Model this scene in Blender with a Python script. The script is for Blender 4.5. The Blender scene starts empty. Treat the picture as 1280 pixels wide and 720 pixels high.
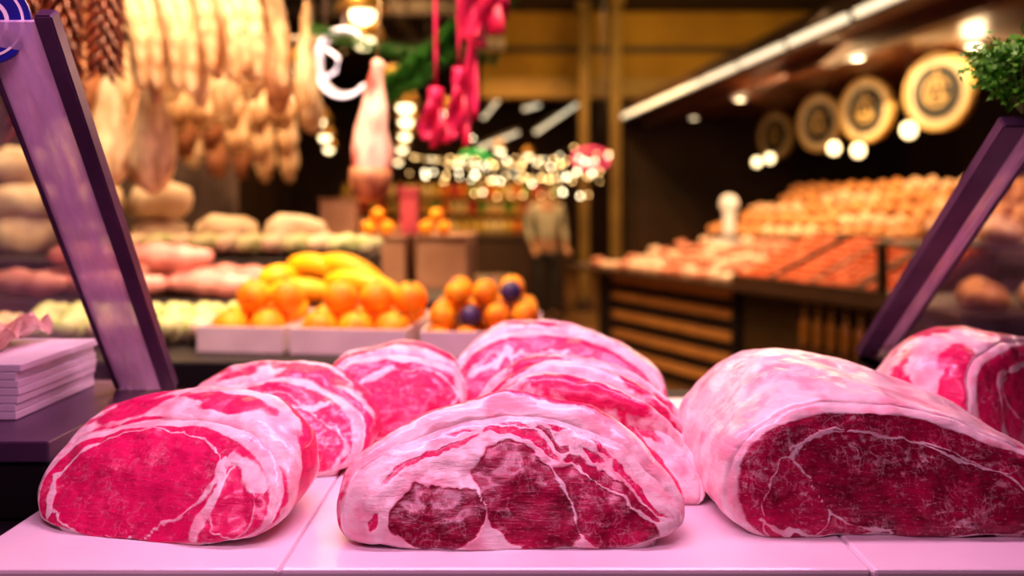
import bpy, bmesh, math, random
from mathutils import Vector, Matrix, Euler, noise
random.seed(7)
S = bpy.context.scene
COL = S.collection
S.view_settings.view_transform = 'Standard'
try: S.view_settings.look = 'Medium High Contrast'
except Exception: pass
R = math.radians

# ------------------------------------------------------------------ materials
def nodes(name):
    m = bpy.data.materials.new(name); m.use_nodes = True
    nt = m.node_tree
    return m, nt, nt.nodes, nt.links, nt.nodes['Principled BSDF']

def mat(name, c1, c2=None, scale=8, rough=.5, metal=0, emit=0, emit_col=None, bump=0, coat=0, detail=3, stretch=None, lo=.35, hi=.65, bscale=None):
    m, nt, N, L, B = nodes(name)
    if c2 is None: c2 = tuple(x*.8 for x in c1)
    tc = N.new('ShaderNodeTexCoord'); mp = N.new('ShaderNodeMapping')
    if stretch: mp.inputs['Scale'].default_value = stretch
    L.new(tc.outputs['Object'], mp.inputs['Vector'])
    nz = N.new('ShaderNodeTexNoise'); nz.inputs['Scale'].default_value = scale; nz.inputs['Detail'].default_value = detail
    L.new(mp.outputs[0], nz.inputs['Vector'])
    cr = N.new('ShaderNodeValToRGB')
    cr.color_ramp.elements[0].position = lo; cr.color_ramp.elements[1].position = hi
    cr.color_ramp.elements[0].color = (*c1, 1); cr.color_ramp.elements[1].color = (*c2, 1)
    L.new(nz.outputs['Fac'], cr.inputs['Fac']); L.new(cr.outputs[0], B.inputs['Base Color'])
    B.inputs['Roughness'].default_value = rough; B.inputs['Metallic'].default_value = metal
    B.inputs['Coat Weight'].default_value = coat
    if emit:
        B.inputs['Emission Strength'].default_value = emit
        B.inputs['Emission Color'].default_value = (*(emit_col or c1), 1)
    if bump:
        bp = N.new('ShaderNodeBump'); bp.inputs['Strength'].default_value = bump; bp.inputs['Distance'].default_value = .01
        if bscale:
            n2 = N.new('ShaderNodeTexNoise'); n2.inputs['Scale'].default_value = bscale; n2.inputs['Detail'].default_value = 4
            L.new(mp.outputs[0], n2.inputs['Vector']); L.new(n2.outputs['Fac'], bp.inputs['Height'])
        else:
            L.new(nz.outputs['Fac'], bp.inputs['Height'])
        L.new(bp.outputs[0], B.inputs['Normal'])
    return m

def meat_mat():
    """tissue attribute: R fat amount, G darkness of lean, B marbling strength"""
    m, nt, N, L, B = nodes('raw_meat_tissue')
    at = N.new('ShaderNodeAttribute'); at.attribute_name = 'tissue'
    sp = N.new('ShaderNodeSeparateColor'); L.new(at.outputs['Color'], sp.inputs[0])
    tc = N.new('ShaderNodeTexCoord')
    oi = N.new('ShaderNodeObjectInfo')
    ad = N.new('ShaderNodeVectorMath'); ad.operation = 'ADD'
    L.new(tc.outputs['Object'], ad.inputs[0])
    mu = N.new('ShaderNodeMath'); mu.operation = 'MULTIPLY'; mu.inputs[1].default_value = 9
    L.new(oi.outputs['Random'], mu.inputs[0]); L.new(mu.outputs[0], ad.inputs[1])
    def M(op, a, b, clamp=True):
        n = N.new('ShaderNodeMath'); n.operation = op; n.use_clamp = clamp
        for i, x in enumerate((a, b)):
            if x is None: continue
            if isinstance(x, (int, float)): n.inputs[i].default_value = x
            else: L.new(x, n.inputs[i])
        return n.outputs[0]
    def noi(scale, detail, dist=0, vec=None):
        v = N.new('ShaderNodeTexNoise'); v.inputs['Scale'].default_value = scale; v.inputs['Detail'].default_value = detail
        v.inputs['Distortion'].default_value = dist
        L.new(vec or ad.outputs[0], v.inputs['Vector']); return v.outputs['Fac']
    def mapped(stretch, rot):
        mp = N.new('ShaderNodeMapping'); mp.inputs['Scale'].default_value = stretch
        mp.inputs['Rotation'].default_value = (0, R(rot), 0)
        L.new(ad.outputs[0], mp.inputs['Vector']); return mp.outputs[0]
    def ridge(scale, width, stretch, rot, dist=.5, detail=1.0):
        f = noi(scale, detail, dist, mapped(stretch, rot))
        a = M('ABSOLUTE', M('SUBTRACT', f, .5, False), None, False)
        r = N.new('ShaderNodeMapRange'); r.interpolation_type = 'SMOOTHSTEP'
        r.inputs['From Min'].default_value = width; r.inputs['From Max'].default_value = 0
        L.new(a, r.inputs['Value'])
        return r.outputs[0]
    def mrange(src, a, b, c=0, d=1):
        r = N.new('ShaderNodeMapRange'); r.interpolation_type = 'SMOOTHSTEP'
        for k, x in zip(('From Min', 'From Max', 'To Min', 'To Max'), (a, b, c, d)): r.inputs[k].default_value = x
        L.new(src, r.inputs['Value']); return r.outputs[0]
    v1 = ridge(38, .035, (1, 1, 2.4), 22); v2 = ridge(95, .07, (2.2, 1, 1), -25); v3 = ridge(66, .05, (1, 1, 1.4), 60)
    vv = M('ADD', M('MULTIPLY', v1, .50), M('ADD', M('MULTIPLY', v2, .38), M('MULTIPLY', v3, .34)))
    vv = M('MULTIPLY', M('MULTIPLY', vv, mrange(noi(26, 3), .42, .60, .10, 1)), mrange(noi(130, 3), .38, .60))
    flecks = M('MULTIPLY', mrange(noi(210, 2, .3, mapped((1, 1, 2.5), 30)), .60, .70), .35)
    vv = M('MULTIPLY', M('ADD', vv, flecks), sp.outputs[2])
    fn = noi(70, 5)
    fib = noi(60, 3, .4, mapped((1, 1, 6), 35))
    fb = M('ADD', sp.outputs[0], M('MULTIPLY', M('SUBTRACT', noi(130, 5), .5, False), .7, False), False)
    fatm = mrange(fb, .22, .80)
    thru = M('MULTIPLY', M('ADD', M('MULTIPLY', ridge(22, .07, (1, 2.2, 1), 10, 1.0, 3), .7), M('MULTIPLY', ridge(58, .08, (1, 1.6, 1), 50, .8, 3), .4)), mrange(noi(18, 4), .44, .64))
    fatm = M('SUBTRACT', fatm, M('MULTIPLY', thru, .34))
    fat = M('ADD', fatm, M('MULTIPLY', vv, .75))
    leanA = N.new('ShaderNodeMix'); leanA.data_type = 'RGBA'
    leanA.inputs[6].default_value = (.80, .018, .17, 1); leanA.inputs[7].default_value = (.20, .005, .034, 1)
    dk = M('ADD', sp.outputs[1], M('ADD', M('MULTIPLY', M('SUBTRACT', fn, .5, False), .8, False), M('MULTIPLY', M('SUBTRACT', fib, .5, False), .8, False), False))
    L.new(dk, leanA.inputs[0])
    fatc = N.new('ShaderNodeMix'); fatc.data_type = 'RGBA'
    fatc.inputs[6].default_value = (.92, .50, .56, 1); fatc.inputs[7].default_value = (.98, .84, .82, 1)
    L.new(mrange(noi(30, 6), .34, .56), fatc.inputs[0])
    mx = N.new('ShaderNodeMix'); mx.data_type = 'RGBA'
    L.new(fat, mx.inputs[0]); L.new(leanA.outputs[2], mx.inputs[6]); L.new(fatc.outputs[2], mx.inputs[7])
    L.new(mx.outputs[2], B.inputs['Base Color'])
    B.inputs['Roughness'].default_value = .32
    B.inputs['Subsurface Weight'].default_value = .06
    B.inputs['Subsurface Radius'].default_value = (.012, .004, .004)
    B.inputs['Subsurface Scale'].default_value = .5
    B.inputs['Specular IOR Level'].default_value = .45
    B.inputs['Coat Weight'].default_value = .3; B.inputs['Coat Roughness'].default_value = .14
    bp = N.new('ShaderNodeBump'); bp.inputs['Strength'].default_value = .75; bp.inputs['Distance'].default_value = .003
    hb = M('ADD', M('ADD', M('MULTIPLY', noi(52, 6), .6), M('MULTIPLY', fib, .22)), M('MULTIPLY', fat, .10))
    L.new(hb, bp.inputs['Height']); L.new(bp.outputs[0], B.inputs['Normal'])
    return m
MEAT = meat_mat()

# ------------------------------------------------------------------ object helpers
def mesh_obj(name, verts, faces, m=None, parent=None, smooth=False, loc=(0, 0, 0), rot=(0, 0, 0)):
    me = bpy.data.meshes.new(name); me.from_pydata([tuple(v) for v in verts], [], faces); me.update()
    o = bpy.data.objects.new(name, me); COL.objects.link(o)
    if m: me.materials.append(m)
    if smooth:
        for p in me.polygons: p.use_smooth = True
    o.location = loc; o.rotation_euler = rot
    if parent: o.parent = parent
    return o

def empty(name, loc=(0, 0, 0), rot=(0, 0, 0)):
    o = bpy.data.objects.new(name, None); o.empty_display_size = .05; COL.objects.link(o)
    o.location = loc; o.rotation_euler = rot
    return o

def from_bm(name, bm, m=None, parent=None, smooth=False, loc=(0, 0, 0), rot=(0, 0, 0)):
    me = bpy.data.meshes.new(name); bm.to_mesh(me); bm.free()
    o = bpy.data.objects.new(name, me); COL.objects.link(o)
    if m: me.materials.append(m)
    if smooth:
        for p in me.polygons: p.use_smooth = True
    o.location = loc; o.rotation_euler = rot
    if parent: o.parent = parent
    return o

def box(name, lo, hi, m, parent=None, bevel=0, loc=(0, 0, 0), rot=(0, 0, 0)):
    bm = bmesh.new()
    bmesh.ops.create_cube(bm, size=1)
    for v in bm.verts:
        v.co = Vector([lo[i] + (v.co[i]+.5)*(hi[i]-lo[i]) for i in range(3)])
    if bevel: bmesh.ops.bevel(bm, geom=bm.edges[:], offset=bevel, segments=2, affect='EDGES', profile=.5)
    return from_bm(name, bm, m, parent, loc=loc, rot=rot)

def prism(name, pts, z0, z1, m, parent=None, loc=(0, 0, 0)):
    n = len(pts)
    v = [(x, y, z0) for x, y in pts] + [(x, y, z1) for x, y in pts]
    f = [tuple(range(n))[::-1], tuple(range(n, 2*n))] + [(i, (i+1) % n, n+(i+1) % n, n+i) for i in range(n)]
    o = mesh_obj(name, v, f, m, parent, loc=loc)
    bm = bmesh.new(); bm.from_mesh(o.data); bmesh.ops.recalc_face_normals(bm, faces=bm.faces); bm.to_mesh(o.data); bm.free()
    return o

def lathe(name, prof, m, parent=None, seg=24, loc=(0, 0, 0), rot=(0, 0, 0), smooth=True, squash=(1, 1), wob=0, lobes=0, lobe=0):
    v = []; f = []
    n = len(prof)
    for i, (r, z) in enumerate(prof):
        for s in range(seg):
            a = 2*math.pi*s/seg
            rr = r*(1+lobe*math.cos(lobes*a))
            p = Vector((rr*math.cos(a)*squash[0], rr*math.sin(a)*squash[1], z))
            if wob: p += noise.noise_vector(p*(1.2/max(.02, prof[n//2][0])))*wob
            v.append(p)
    for i in range(n-1):
        for s in range(seg):
            s2 = (s+1) % seg
            f.append((i*seg+s, i*seg+s2, (i+1)*seg+s2, (i+1)*seg+s))
    f.append(tuple(range(seg))[::-1]); f.append(tuple((n-1)*seg+s for s in range(seg)))
    return mesh_obj(name, v, f, m, parent, smooth, loc, rot)

def tube(name, pts, rad, m, parent=None, seg=10, loc=(0, 0, 0), rot=(0, 0, 0)):
    pts = [Vector(p) for p in pts]; n = len(pts)
    rads = rad if isinstance(rad, (list, tuple)) else [rad]*n
    v = []; f = []
    up = Vector((.13, .31, .94)).normalized()
    for i, p in enumerate(pts):
        d = (pts[min(n-1, i+1)]-pts[max(0, i-1)]).normalized()
        a = d.cross(up)
        if a.length < .1: a = d.cross(Vector((1, 0, 0)))
        a.normalize(); b = d.cross(a)
        for s in range(seg):
            t = 2*math.pi*s/seg
            v.append(p + (a*math.cos(t)+b*math.sin(t))*rads[i])
    for i in range(n-1):
        for s in range(seg):
            s2 = (s+1) % seg
            f.append((i*seg+s, i*seg+s2, (i+1)*seg+s2, (i+1)*seg+s))
    f.append(tuple(range(seg))[::-1]); f.append(tuple((n-1)*seg+s for s in range(seg)))
    return mesh_obj(name, v, f, m, parent, True, loc, rot)

def ball_profile(r, n=12, zs=1.0, z0=0):
    return [(max(.0005, r*math.sin(math.pi*i/n)), z0 - r*zs*math.cos(math.pi*i/n)) for i in range(n+1)]

def tag(o, label, cat, group=None, kind=None):
    o['label'] = label; o['category'] = cat
    if group: o['group'] = group
    if kind: o['kind'] = kind
    return o
def struct(o): o['kind'] = 'structure'; return o

def dup(src, loc, rot=None, scale=None):
    c = src.copy(); COL.objects.link(c)
    c.location = loc
    if rot is not None: c.rotation_euler = rot
    if scale is not None: c.scale = (scale,)*3 if isinstance(scale, (int, float)) else scale
    for ch in list(src.children):
        k = ch.copy(); k.parent = c; COL.objects.link(k)
        for g in list(ch.children):
            q = g.copy(); q.parent = k; COL.objects.link(q)
    return c

# ------------------------------------------------------------------ camera
cam_d = bpy.data.cameras.new('camera'); cam = bpy.data.objects.new('camera', cam_d); COL.objects.link(cam)
cam.location = (0, 0, 1.5); cam.rotation_euler = (R(90), 0, 0)
cam_d.lens = 30; cam_d.sensor_width = 36; cam_d.shift_y = -110/1280
cam_d.clip_start = .02
cam_d.dof.use_dof = True; cam_d.dof.focus_distance = .80; cam_d.dof.aperture_fstop = 2.5
S.camera = cam

# ------------------------------------------------------------------ materials list
M_marble = mat('white_marble_board', (.92, .87, .90), (.80, .73, .79), scale=5, rough=.3, detail=8, coat=.15, bump=.03)
M_purple = mat('plum_painted_metal', (.085, .045, .10), (.12, .07, .14), scale=14, rough=.32, metal=.2, bump=.05)
M_dark = mat('dark_counter_metal', (.010, .008, .011), (.018, .012, .018), scale=6, rough=.55)
M_darkw = mat('dark_stained_wood', (.035, .015, .008), (.06, .026, .012), scale=5, rough=.5, stretch=(1, 6, 6))
M_wood = mat('warm_slat_wood', (.62, .32, .11), (.40, .19, .06), scale=6, rough=.5, stretch=(1, 8, 8), bump=.2)
M_soffit = mat('reddish_wood_soffit', (.15, .045, .014), (.08, .026, .010), scale=3, rough=.35, stretch=(8, 1, 1))
M_must = mat('mustard_painted_plaster', (.42, .24, .032), (.35, .19, .026), scale=2, rough=.8, bump=.1)
M_mustd = mat('dark_mustard_column_paint', (.20, .12, .025), (.14, .08, .018), scale=2, rough=.6, bump=.1)
M_card = mat('white_carton', (.85, .76, .78), (.75, .66, .68), scale=15, rough=.7)
M_paper = mat('white_paper', (.85, .80, .85), (.72, .68, .75), scale=10, rough=.8)
M_orange = mat('orange_peel', (.90, .22, .005), (1.0, .46, .015), scale=16, rough=.5, bump=.3, bscale=180)
M_stem = mat('green_stem', (.10, .22, .03), (.20, .30, .06), scale=30)
M_yellow = mat('yellow_squash_skin', (.95, .50, .008), (.88, .36, .008), scale=12, rough=.45)
M_plum = mat('dark_plum_skin', (.03, .03, .10), (.08, .05, .15), scale=30, rough=.4)
M_ham = mat('cured_ham_skin_with_fat', (.90, .62, .55), (.45, .08, .07), scale=15, rough=.45, bump=.6, stretch=(1, 1, .35), detail=4, lo=.42, hi=.58)
M_hamc = mat('cloth_wrapped_ham', (.90, .72, .50), (.50, .28, .14), scale=26, rough=.7, bump=.7, stretch=(1, 1, .4), detail=6, lo=.42, hi=.64)
M_hamr = mat('reddish_cured_ham_skin', (.55, .26, .14), (.24, .09, .045), scale=26, rough=.5, bump=.6, stretch=(1, 1, .4), detail=5)
M_saus = mat('pale_cream_cured_casing', (.90, .68, .44), (.50, .25, .11), scale=30, rough=.5, bump=.5, detail=6, stretch=(1, 1, .4))
M_rope = mat('twine', (.55, .42, .25), (.4, .3, .18), scale=50, rough=.9)
M_steel = mat('steel_rail', (.35, .30, .26), (.25, .2, .18), scale=10, rough=.3, metal=.9)
M_pink = mat('pale_pink_pork', (.84, .44, .40), (.66, .22, .22), scale=18, rough=.4, stretch=(1, 4, 4), detail=5)
M_cab = mat('pale_green_leaf_wrap', (.42, .50, .18), (.70, .64, .42), scale=18, rough=.6, bump=.4)
M_pale = mat('pale_cheese_rind', (.78, .64, .46), (.55, .38, .24), scale=14, rough=.6)
M_red = mat('crimson_ribbon_cloth', (.50, .008, .07), (.75, .03, .18), scale=12, rough=.5)
M_redp = mat('rose_pink_carton', (.42, .06, .09), (.30, .03, .06), scale=12, rough=.6)
M_chili = mat('dried_dark_red_chili', (.08, .012, .008), (.20, .035, .012), scale=30, rough=.35)
M_green = mat('green_needles', (.03, .16, .02), (.07, .26, .04), scale=30, rough=.6)
M_pars = mat('fresh_parsley_green', (.06, .34, .015), (.14, .52, .03), scale=60, rough=.6)
M_bread = mat('baked_loaf_crust', (.70, .32, .11), (.24, .075, .022), scale=14, rough=.5, bump=.4, lo=.4, hi=.60)
M_bread2 = mat('floury_loaf_crust', (.80, .55, .36), (.44, .19, .08), scale=16, rough=.6, bump=.3)
M_smoke = mat('orange_dried_sausage_skin', (.66, .11, .012), (.26, .035, .008), scale=12, rough=.35)
M_pack = mat('pink_wrapped_cut', (.70, .32, .22), (.46, .14, .085), scale=12, rough=.3)
M_pack2 = mat('cream_wrapped_cut', (.84, .66, .52), (.62, .37, .26), scale=12, rough=.3)
M_floor = mat('brown_floor', (.24, .13, .055), (.15, .08, .035), scale=3, rough=.3)
M_ceil = mat('dark_ceiling', (.035, .020, .012), (.05, .028, .015), scale=2, rough=.8)
M_wallD = mat('dark_brown_wall', (.030, .015, .008), (.055, .026, .012), scale=1.5, rough=.8)
M_wallG = mat('greyish_stone_wall', (.16, .11, .10), (.07, .045, .045), scale=5, rough=.8, bump=.4)
M_bulb = mat('warm_glowing_glass', (1, .85, .6), (1, .82, .55), emit=4.5, emit_col=(1, .80, .46))
M_bulb2 = mat('clear_warm_bulb_glass', (1, .8, .5), emit=3.5, emit_col=(1, .78, .42))
M_bulb3 = mat('tiny_warm_bulb_glass', (1, .8, .5), emit=7, emit_col=(1, .62, .25))
M_bulb4 = mat('tiny_pale_bulb_glass', (1, .9, .7), emit=9, emit_col=(1, .85, .55))
M_tube = mat('glowing_tube_diffuser', (1, .95, .85), emit=1.0, emit_col=(1, .88, .62))
M_gold = mat('gilded_rim', (.60, .36, .09), (.45, .25, .05), scale=10, rough=.35, metal=.6)
M_goldp = mat('gold_sign_paint', (.62, .42, .14), (.50, .32, .09), scale=10, rough=.5)
M_cream = mat('cream_sign_paint', (.74, .60, .38), (.62, .48, .28), scale=6, rough=.6)
M_olive = mat('dark_olive_sign_face', (.030, .026, .012), (.02, .018, .010), scale=6, rough=.6)
M_blue = mat('blue_enamel', (.012, .012, .22), (.02, .02, .30), scale=6, rough=.3)
M_white = mat('white_paint', (.85, .85, .88), scale=6, rough=.5)
M_black = mat('black_plastic', (.015, .012, .015), scale=6, rough=.4)
M_neonp = mat('pink_neon', (1, .1, .3), emit=.6, emit_col=(1, .08, .25))
M_neong = mat('green_neon', (.1, 1, .3), emit=.4, emit_col=(.05, .6, .15))

def glass_mat(name, col, a0, a1, rough=.03):
    m, nt, N, L, B = nodes(name)
    B.inputs['Base Color'].default_value = (*col, 1)
    B.inputs['Roughness'].default_value = rough
    nz = N.new('ShaderNodeTexNoise'); nz.inputs['Scale'].default_value = 6
    mr = N.new('ShaderNodeMapRange'); mr.inputs['From Min'].default_value = .35; mr.inputs['From Max'].default_value = .65
    mr.inputs['To Min'].default_value = a0; mr.inputs['To Max'].default_value = a1
    L.new(nz.outputs['Fac'], mr.inputs['Value']); L.new(mr.outputs[0], B.inputs['Alpha'])
    return m
M_glass = glass_mat('display_glass', (.8, .7, .85), .06, .13)
M_lilac = glass_mat('lavender_tinted_glass_edge', (.80, .66, .88), .5, .8, .12)

# ------------------------------------------------------------------ meat builder
def catmull(pts, n):
    m = len(pts); out = []
    for k in range(n):
        t = k/n*m; i = int(t); f = t-i
        p0, p1, p2, p3 = (Vector(pts[(i+j-1) % m]) for j in range(4))
        out.append(.5*((2*p1)+(-p0+p2)*f+(2*p0-5*p1+4*p2-p3)*f*f+(-p0+3*p1-3*p2+p3)*f**3))
    return out
def sstep(a, b, x):
    t = min(1, max(0, (x-a)/(b-a))); return t*t*(3-2*t)
def segdist(p, a, b):
    ab = b-a; t = max(0, min(1, (p-a).dot(ab)/max(1e-9, ab.length_squared)))
    return (p-a-ab*t).length

def roast(label, name, outline, unit, L, loc, yaw, lean=30, rise=.15, muscles=(), bgfat=False, arcs=(), rim=.07,
          dark=.3, vein=.8, outfat=.5, bands=9, angf=2.2, seed=0, bulge=.008, endp=3.0, seam=2.0, toprim=None, rnd=.012, contrast=.19, lift=0.0, wob=1.0):
    NA, NR, NV = 320, 96, 90
    C = catmull(outline, NA)
    C = [Vector((c.x, max(0, c.y))) for c in C]
    cx = sum(c.x for c in C)/NA; cz = sum(c.y for c in C)/NA
    cen = Vector((cx, cz))
    root = empty(name, loc, (0, 0, R(yaw)))
    tl = math.tan(R(lean)); so = Vector((seed*3.7, seed*1.3, seed*2.1))
    def wobble(p):
        w = (noise.noise_vector(p*11+so)*.0080 + noise.noise_vector(p*34+so)*.0030)*wob + noise.noise_vector(p*95+so)*.0008
        q = p+w; q.z = max(0.0005, q.z) if p.z > .002 else .0005
        return q
    def rd(r):
        u = max(0, (r-.86)/.14); return rnd*(1-math.sqrt(max(0, 1-u*u*.92)))
    def face_pt(q, r):
        return Vector((q.x*unit, q.y*unit*tl - bulge*(1-r*r) + rd(r), q.y*unit))
    polys = [([Vector(a) for a in pl], w) for pl, w in arcs]
    def tissue(q, r, th):
        wv = noise.noise_vector(Vector((q.x*.016, q.y*.016, seed)))*11 + noise.noise_vector(Vector((q.x*.05, q.y*.05, seed+5)))*5 + noise.noise_vector(Vector((q.x*.16, q.y*.16, seed+5)))*2.0
        p = Vector((q.x+wv.x, q.y+wv.y))
        fat = 0; dk = dark
        ds = []
        wmod = max(.1, 1+1.3*noise.noise(Vector((p.x*.04, p.y*.04, 21+seed))))
        for (mx, mz, rx, rz, an, md) in muscles:
            d = p-Vector((mx, mz)); ca, sa = math.cos(R(an)), math.sin(R(an))
            e = math.hypot((d.x*ca+d.y*sa)/rx, (-d.x*sa+d.y*ca)/rz)
            ds.append(((e-1)*min(rx, rz), md))
        if ds:
            ds.sort(key=lambda k: k[0])
            if ds[0][0] < 0: dk = ds[0][1]
            if bgfat: fat = max(fat, sstep(-1.2, 1.6, ds[0][0])*.97)
            elif abs(ds[0][0]) < 4: fat = max(fat, (1-sstep(.3, 2.2*wmod, abs(ds[0][0])))*.7)
            if len(ds) > 1 and ds[0][0] < 2 and ds[1][0] < 2:
                fat = max(fat, (1-sstep(seam*.3*wmod, seam*1.4*wmod, ds[1][0]-ds[0][0]))*.85)
        for pl, w in polys:
            dd = min(segdist(p, pl[i], pl[i+1]) for i in range(len(pl)-1))
            w2 = w*wmod
            fat = max(fat, (1-sstep(w2*.35, w2*1.3, dd))*.9)
        rw = rim*(1+1.1*noise.noise(Vector((math.cos(th)*1.8, math.sin(th)*1.8, seed*2.0))))
        if toprim: rw += toprim*sstep(.1, .9, math.sin(th))
        fat = max(fat, sstep(1-rw-.03, 1-rw+.015, r)*.92)
        dk += .25*noise.noise(Vector((q.x*.03, q.y*.03, 9+seed)))
        return (min(1, fat), max(0, min(1, dk)), vein, 1)
    V = []; F = []; T = []
    V.append(wobble(face_pt(cen, 0))); T.append(tissue(cen, 0, 0))
    for i in range(1, NR+1):
        rr = (i/NR)**.85
        for k in range(NA):
            q = cen + (C[k]-cen)*rr
            th = math.atan2(C[k].y-cen.y, C[k].x-cen.x)
            V.append(wobble(face_pt(q, rr))); T.append(tissue(q, rr, th))
    for k in range(NA): F.append((0, 1+(k+1) % NA, 1+k))
    for i in range(NR-1):
        for k in range(NA):
            k2 = (k+1) % NA; a = 1+i*NA; b = 1+(i+1)*NA
            F.append((a+k, a+k2, b+k2, b+k))
    nb = []
    for idx, (v, t) in enumerate(zip(V, T)):
        edge = idx >= 1+(NR-1)*NA
        nb.append(v if edge else v+Vector((0, -.0006*t[0], 0)))
    fo = mesh_obj('cut_face', nb, F, MEAT, root, True)
    ca = fo.data.color_attributes.new('tissue', 'FLOAT_COLOR', 'POINT')
    ca.data.foreach_set('color', [x for t in T for x in t])
    V2 = []; F2 = []; T2 = []
    y0 = rd(1.0)
    for j in range(NV+1):
        v = (j/NV)
        vv = v**1.25
        end = max(.0, 1-vv**endp)**.5
        hs = (1+rise*math.sin(math.pi*min(1, vv*1.05)))*end
        ws = end
        ro = 1+.045*math.sqrt(min(1, vv/.10)*(2-min(1, vv/.10)))
        for k in range(NA):
            c = C[k]
            x = (cx+(c.x-cx)*ws*ro); z = c.y*hs*ro
            p = Vector((x*unit, c.y*hs*unit*tl*(1-vv)+L*vv+y0*(1-vv), z*unit))
            V2.append(wobble(p))
            ax = (c.x-cx)*unit
            n1 = noise.noise(Vector((ax*angf*6+seed*3, v*bands, z*unit*angf*4+seed)))*.75
            n2 = noise.noise(p*40+so)*.17 + noise.noise(p*100+so)*.10
            f = sstep(-contrast, contrast, n1+n2+(outfat-.5)*1.5)
            if v < .04: f = max(f, T[1+(NR-1)*NA+k][0]*(1-v/.04))
            T2.append((f*.93, max(0, .08+.5*n2+lift), vein*.6, 1))
    for j in range(NV):
        for k in range(NA):
            k2 = (k+1) % NA
            F2.append((j*NA+k, j*NA+k2, (j+1)*NA+k2, (j+1)*NA+k))
    F2.append(tuple(NV*NA+k for k in range(NA)))
    bo = mesh_obj('fat_layer', V2, F2, MEAT, root, True)
    ca = bo.data.color_attributes.new('tissue', 'FLOAT_COLOR', 'POINT')
    ca.data.foreach_set('color', [x for t in T2 for x in t])
    for o in (fo, bo):
        bm = bmesh.new(); bm.from_mesh(o.data); bmesh.ops.recalc_face_normals(bm, faces=bm.faces); bm.to_mesh(o.data); bm.free()
    me = fo.data
    if sum(p.normal.y for p in me.polygons) > 0: me.flip_normals()
    fo['label'] = 'freshly cut marbled meat face'
    bo['label'] = 'pale fat and silverskin outside'
    tag(root, label, 'meat', 'raw roasts on the counter')
    return root

TOP = 1.19
# a
roast('rounded pink roast with oval cut face and fat rim', 'beef_roast',
      [(-176, 58), (-164, 24), (-112, 3), (-10, 0), (95, 2), (152, 10), (176, 38), (160, 78), (100, 108), (0, 118), (-88, 108), (-150, 90)],
      .00075, .19, (-.350, .775, TOP), -14, lean=42, rise=.26,
      muscles=[(-28, 58, 118, 50, 4, .04), (126, 44, 34, 26, -60, .05)], arcs=[([(-124, 20), (-152, 54), (-110, 92)], 4), ([(88, 16), (100, 50), (88, 82)], 6), ([(100, 84), (160, 62)], 10)],
      rim=.05, dark=.04, vein=.45, outfat=.54, seed=1, toprim=.02, bands=6)
# b
roast('smaller pink roast with pale streaked outside', 'beef_roast',
      [(-128, 36), (-112, 10), (-40, 0), (60, 0), (112, 5), (126, 28), (106, 62), (46, 85), (-35, 87), (-104, 70)],
      .00098, .18, (-.296, .96, TOP), -6, lean=46, rise=.14,
      muscles=[(40, 38, 76, 28, -18, .08), (-64, 40, 44, 26, 30, .08)], arcs=[([(-80, 8), (-20, 52), (74, 72)], 4), ([(-100, 42), (-50, 76)], 5)],
      rim=.06, dark=.04, vein=.9, outfat=.50, seed=2, bands=5)
# c
roast('narrow pink roast standing between two others', 'beef_roast',
      [(-88, 44), (-76, 10), (-20, 0), (40, 0), (78, 6), (90, 40), (76, 78), (10, 94), (-58, 84)],
      .00106, .15, (-.155, 1.085, TOP), 6, lean=32, rise=.10,
      muscles=[(14, 42, 64, 36, 10, .08)], arcs=[([(-66, 12), (-52, 54), (0, 80)], 4)],
      rim=.09, dark=.05, vein=1, outfat=.54, seed=3, bands=5)
# d
roast('large bright pink roast with smooth lean face', 'beef_roast',
      [(-138, 48), (-120, 10), (-40, 0), (70, 0), (128, 4), (140, 28), (122, 66), (64, 98), (-15, 112), (-98, 96)],
      .00106, .19, (.052, 1.13, TOP), -6, lean=42, rise=.08,
      muscles=[(34, 46, 98, 38, -15, .02), (-78, 48, 40, 38, 20, .04)], arcs=[([(-56, 8), (-46, 54), (20, 88)], 3.5), ([(-110, 62), (-60, 88)], 7)],
      rim=.05, dark=.03, vein=.6, outfat=.60, seed=4, bands=5)
# overlapping slabs behind the big cut
for i, (sx, sy, sc, ys) in enumerate(((.068, .892, 1.0, -15), (.074, .940, 1.03, -15), (.079, .990, 1.05, -14))):
    roast('streaked slab overlapping behind the big cut', 'beef_slice',
          [(-150, 64), (-120, 8), (-30, 0), (60, 0), (130, 0), (152, 10), (136, 48), (92, 90), (20, 120), (-80, 122)],
          .00083*sc, .042, (sx, sy, TOP), ys, lean=36, rise=.04,
          muscles=[(-60, 60, 60, 34, 20, .2), (10, 101, 100, 8, -22, .08), (64, 66, 92, 10, -40, .10), (100, 28, 60, 8, -38, .08), (100, 4, 30, 4, -20, .1)], bgfat=True,
          rim=.035, dark=.1, vein=.6, outfat=.58, seed=15+i, bands=2, endp=6, rnd=.007, wob=.6)
# e  front hero
roast('large marbled cut with dark muscles and thick white fat', 'beef_cut',
      [(-208, 40), (-196, 12), (-130, 1), (-20, 0), (90, 0), (172, 2), (204, 10), (214, 28), (200, 56), (170, 86), (128, 112), (72, 130), (0, 136), (-66, 126), (-128, 106), (-186, 74)],
      .00073, .115, (-.001, .757, TOP), 0, lean=32, rise=.16,
      muscles=[(-90, 36, 58, 34, 4, .85), (20, 50, 72, 44, -34, .74), (112, 40, 84, 30, -28, .66), (104, 80, 100, 10, -32, .60), (34, 110, 96, 7, -12, .15),
               (150, 74, 60, 4, -42, .1), (-10, 126, 90, 4, 2, .05), (-172, 32, 9, 5, 60, .1), (-96, 96, 60, 3, 22, .05)],
      bgfat=True, rim=.04, dark=.15, vein=.75, outfat=.50, seed=6, seam=3.6, bands=4.5, angf=1.3)
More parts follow.
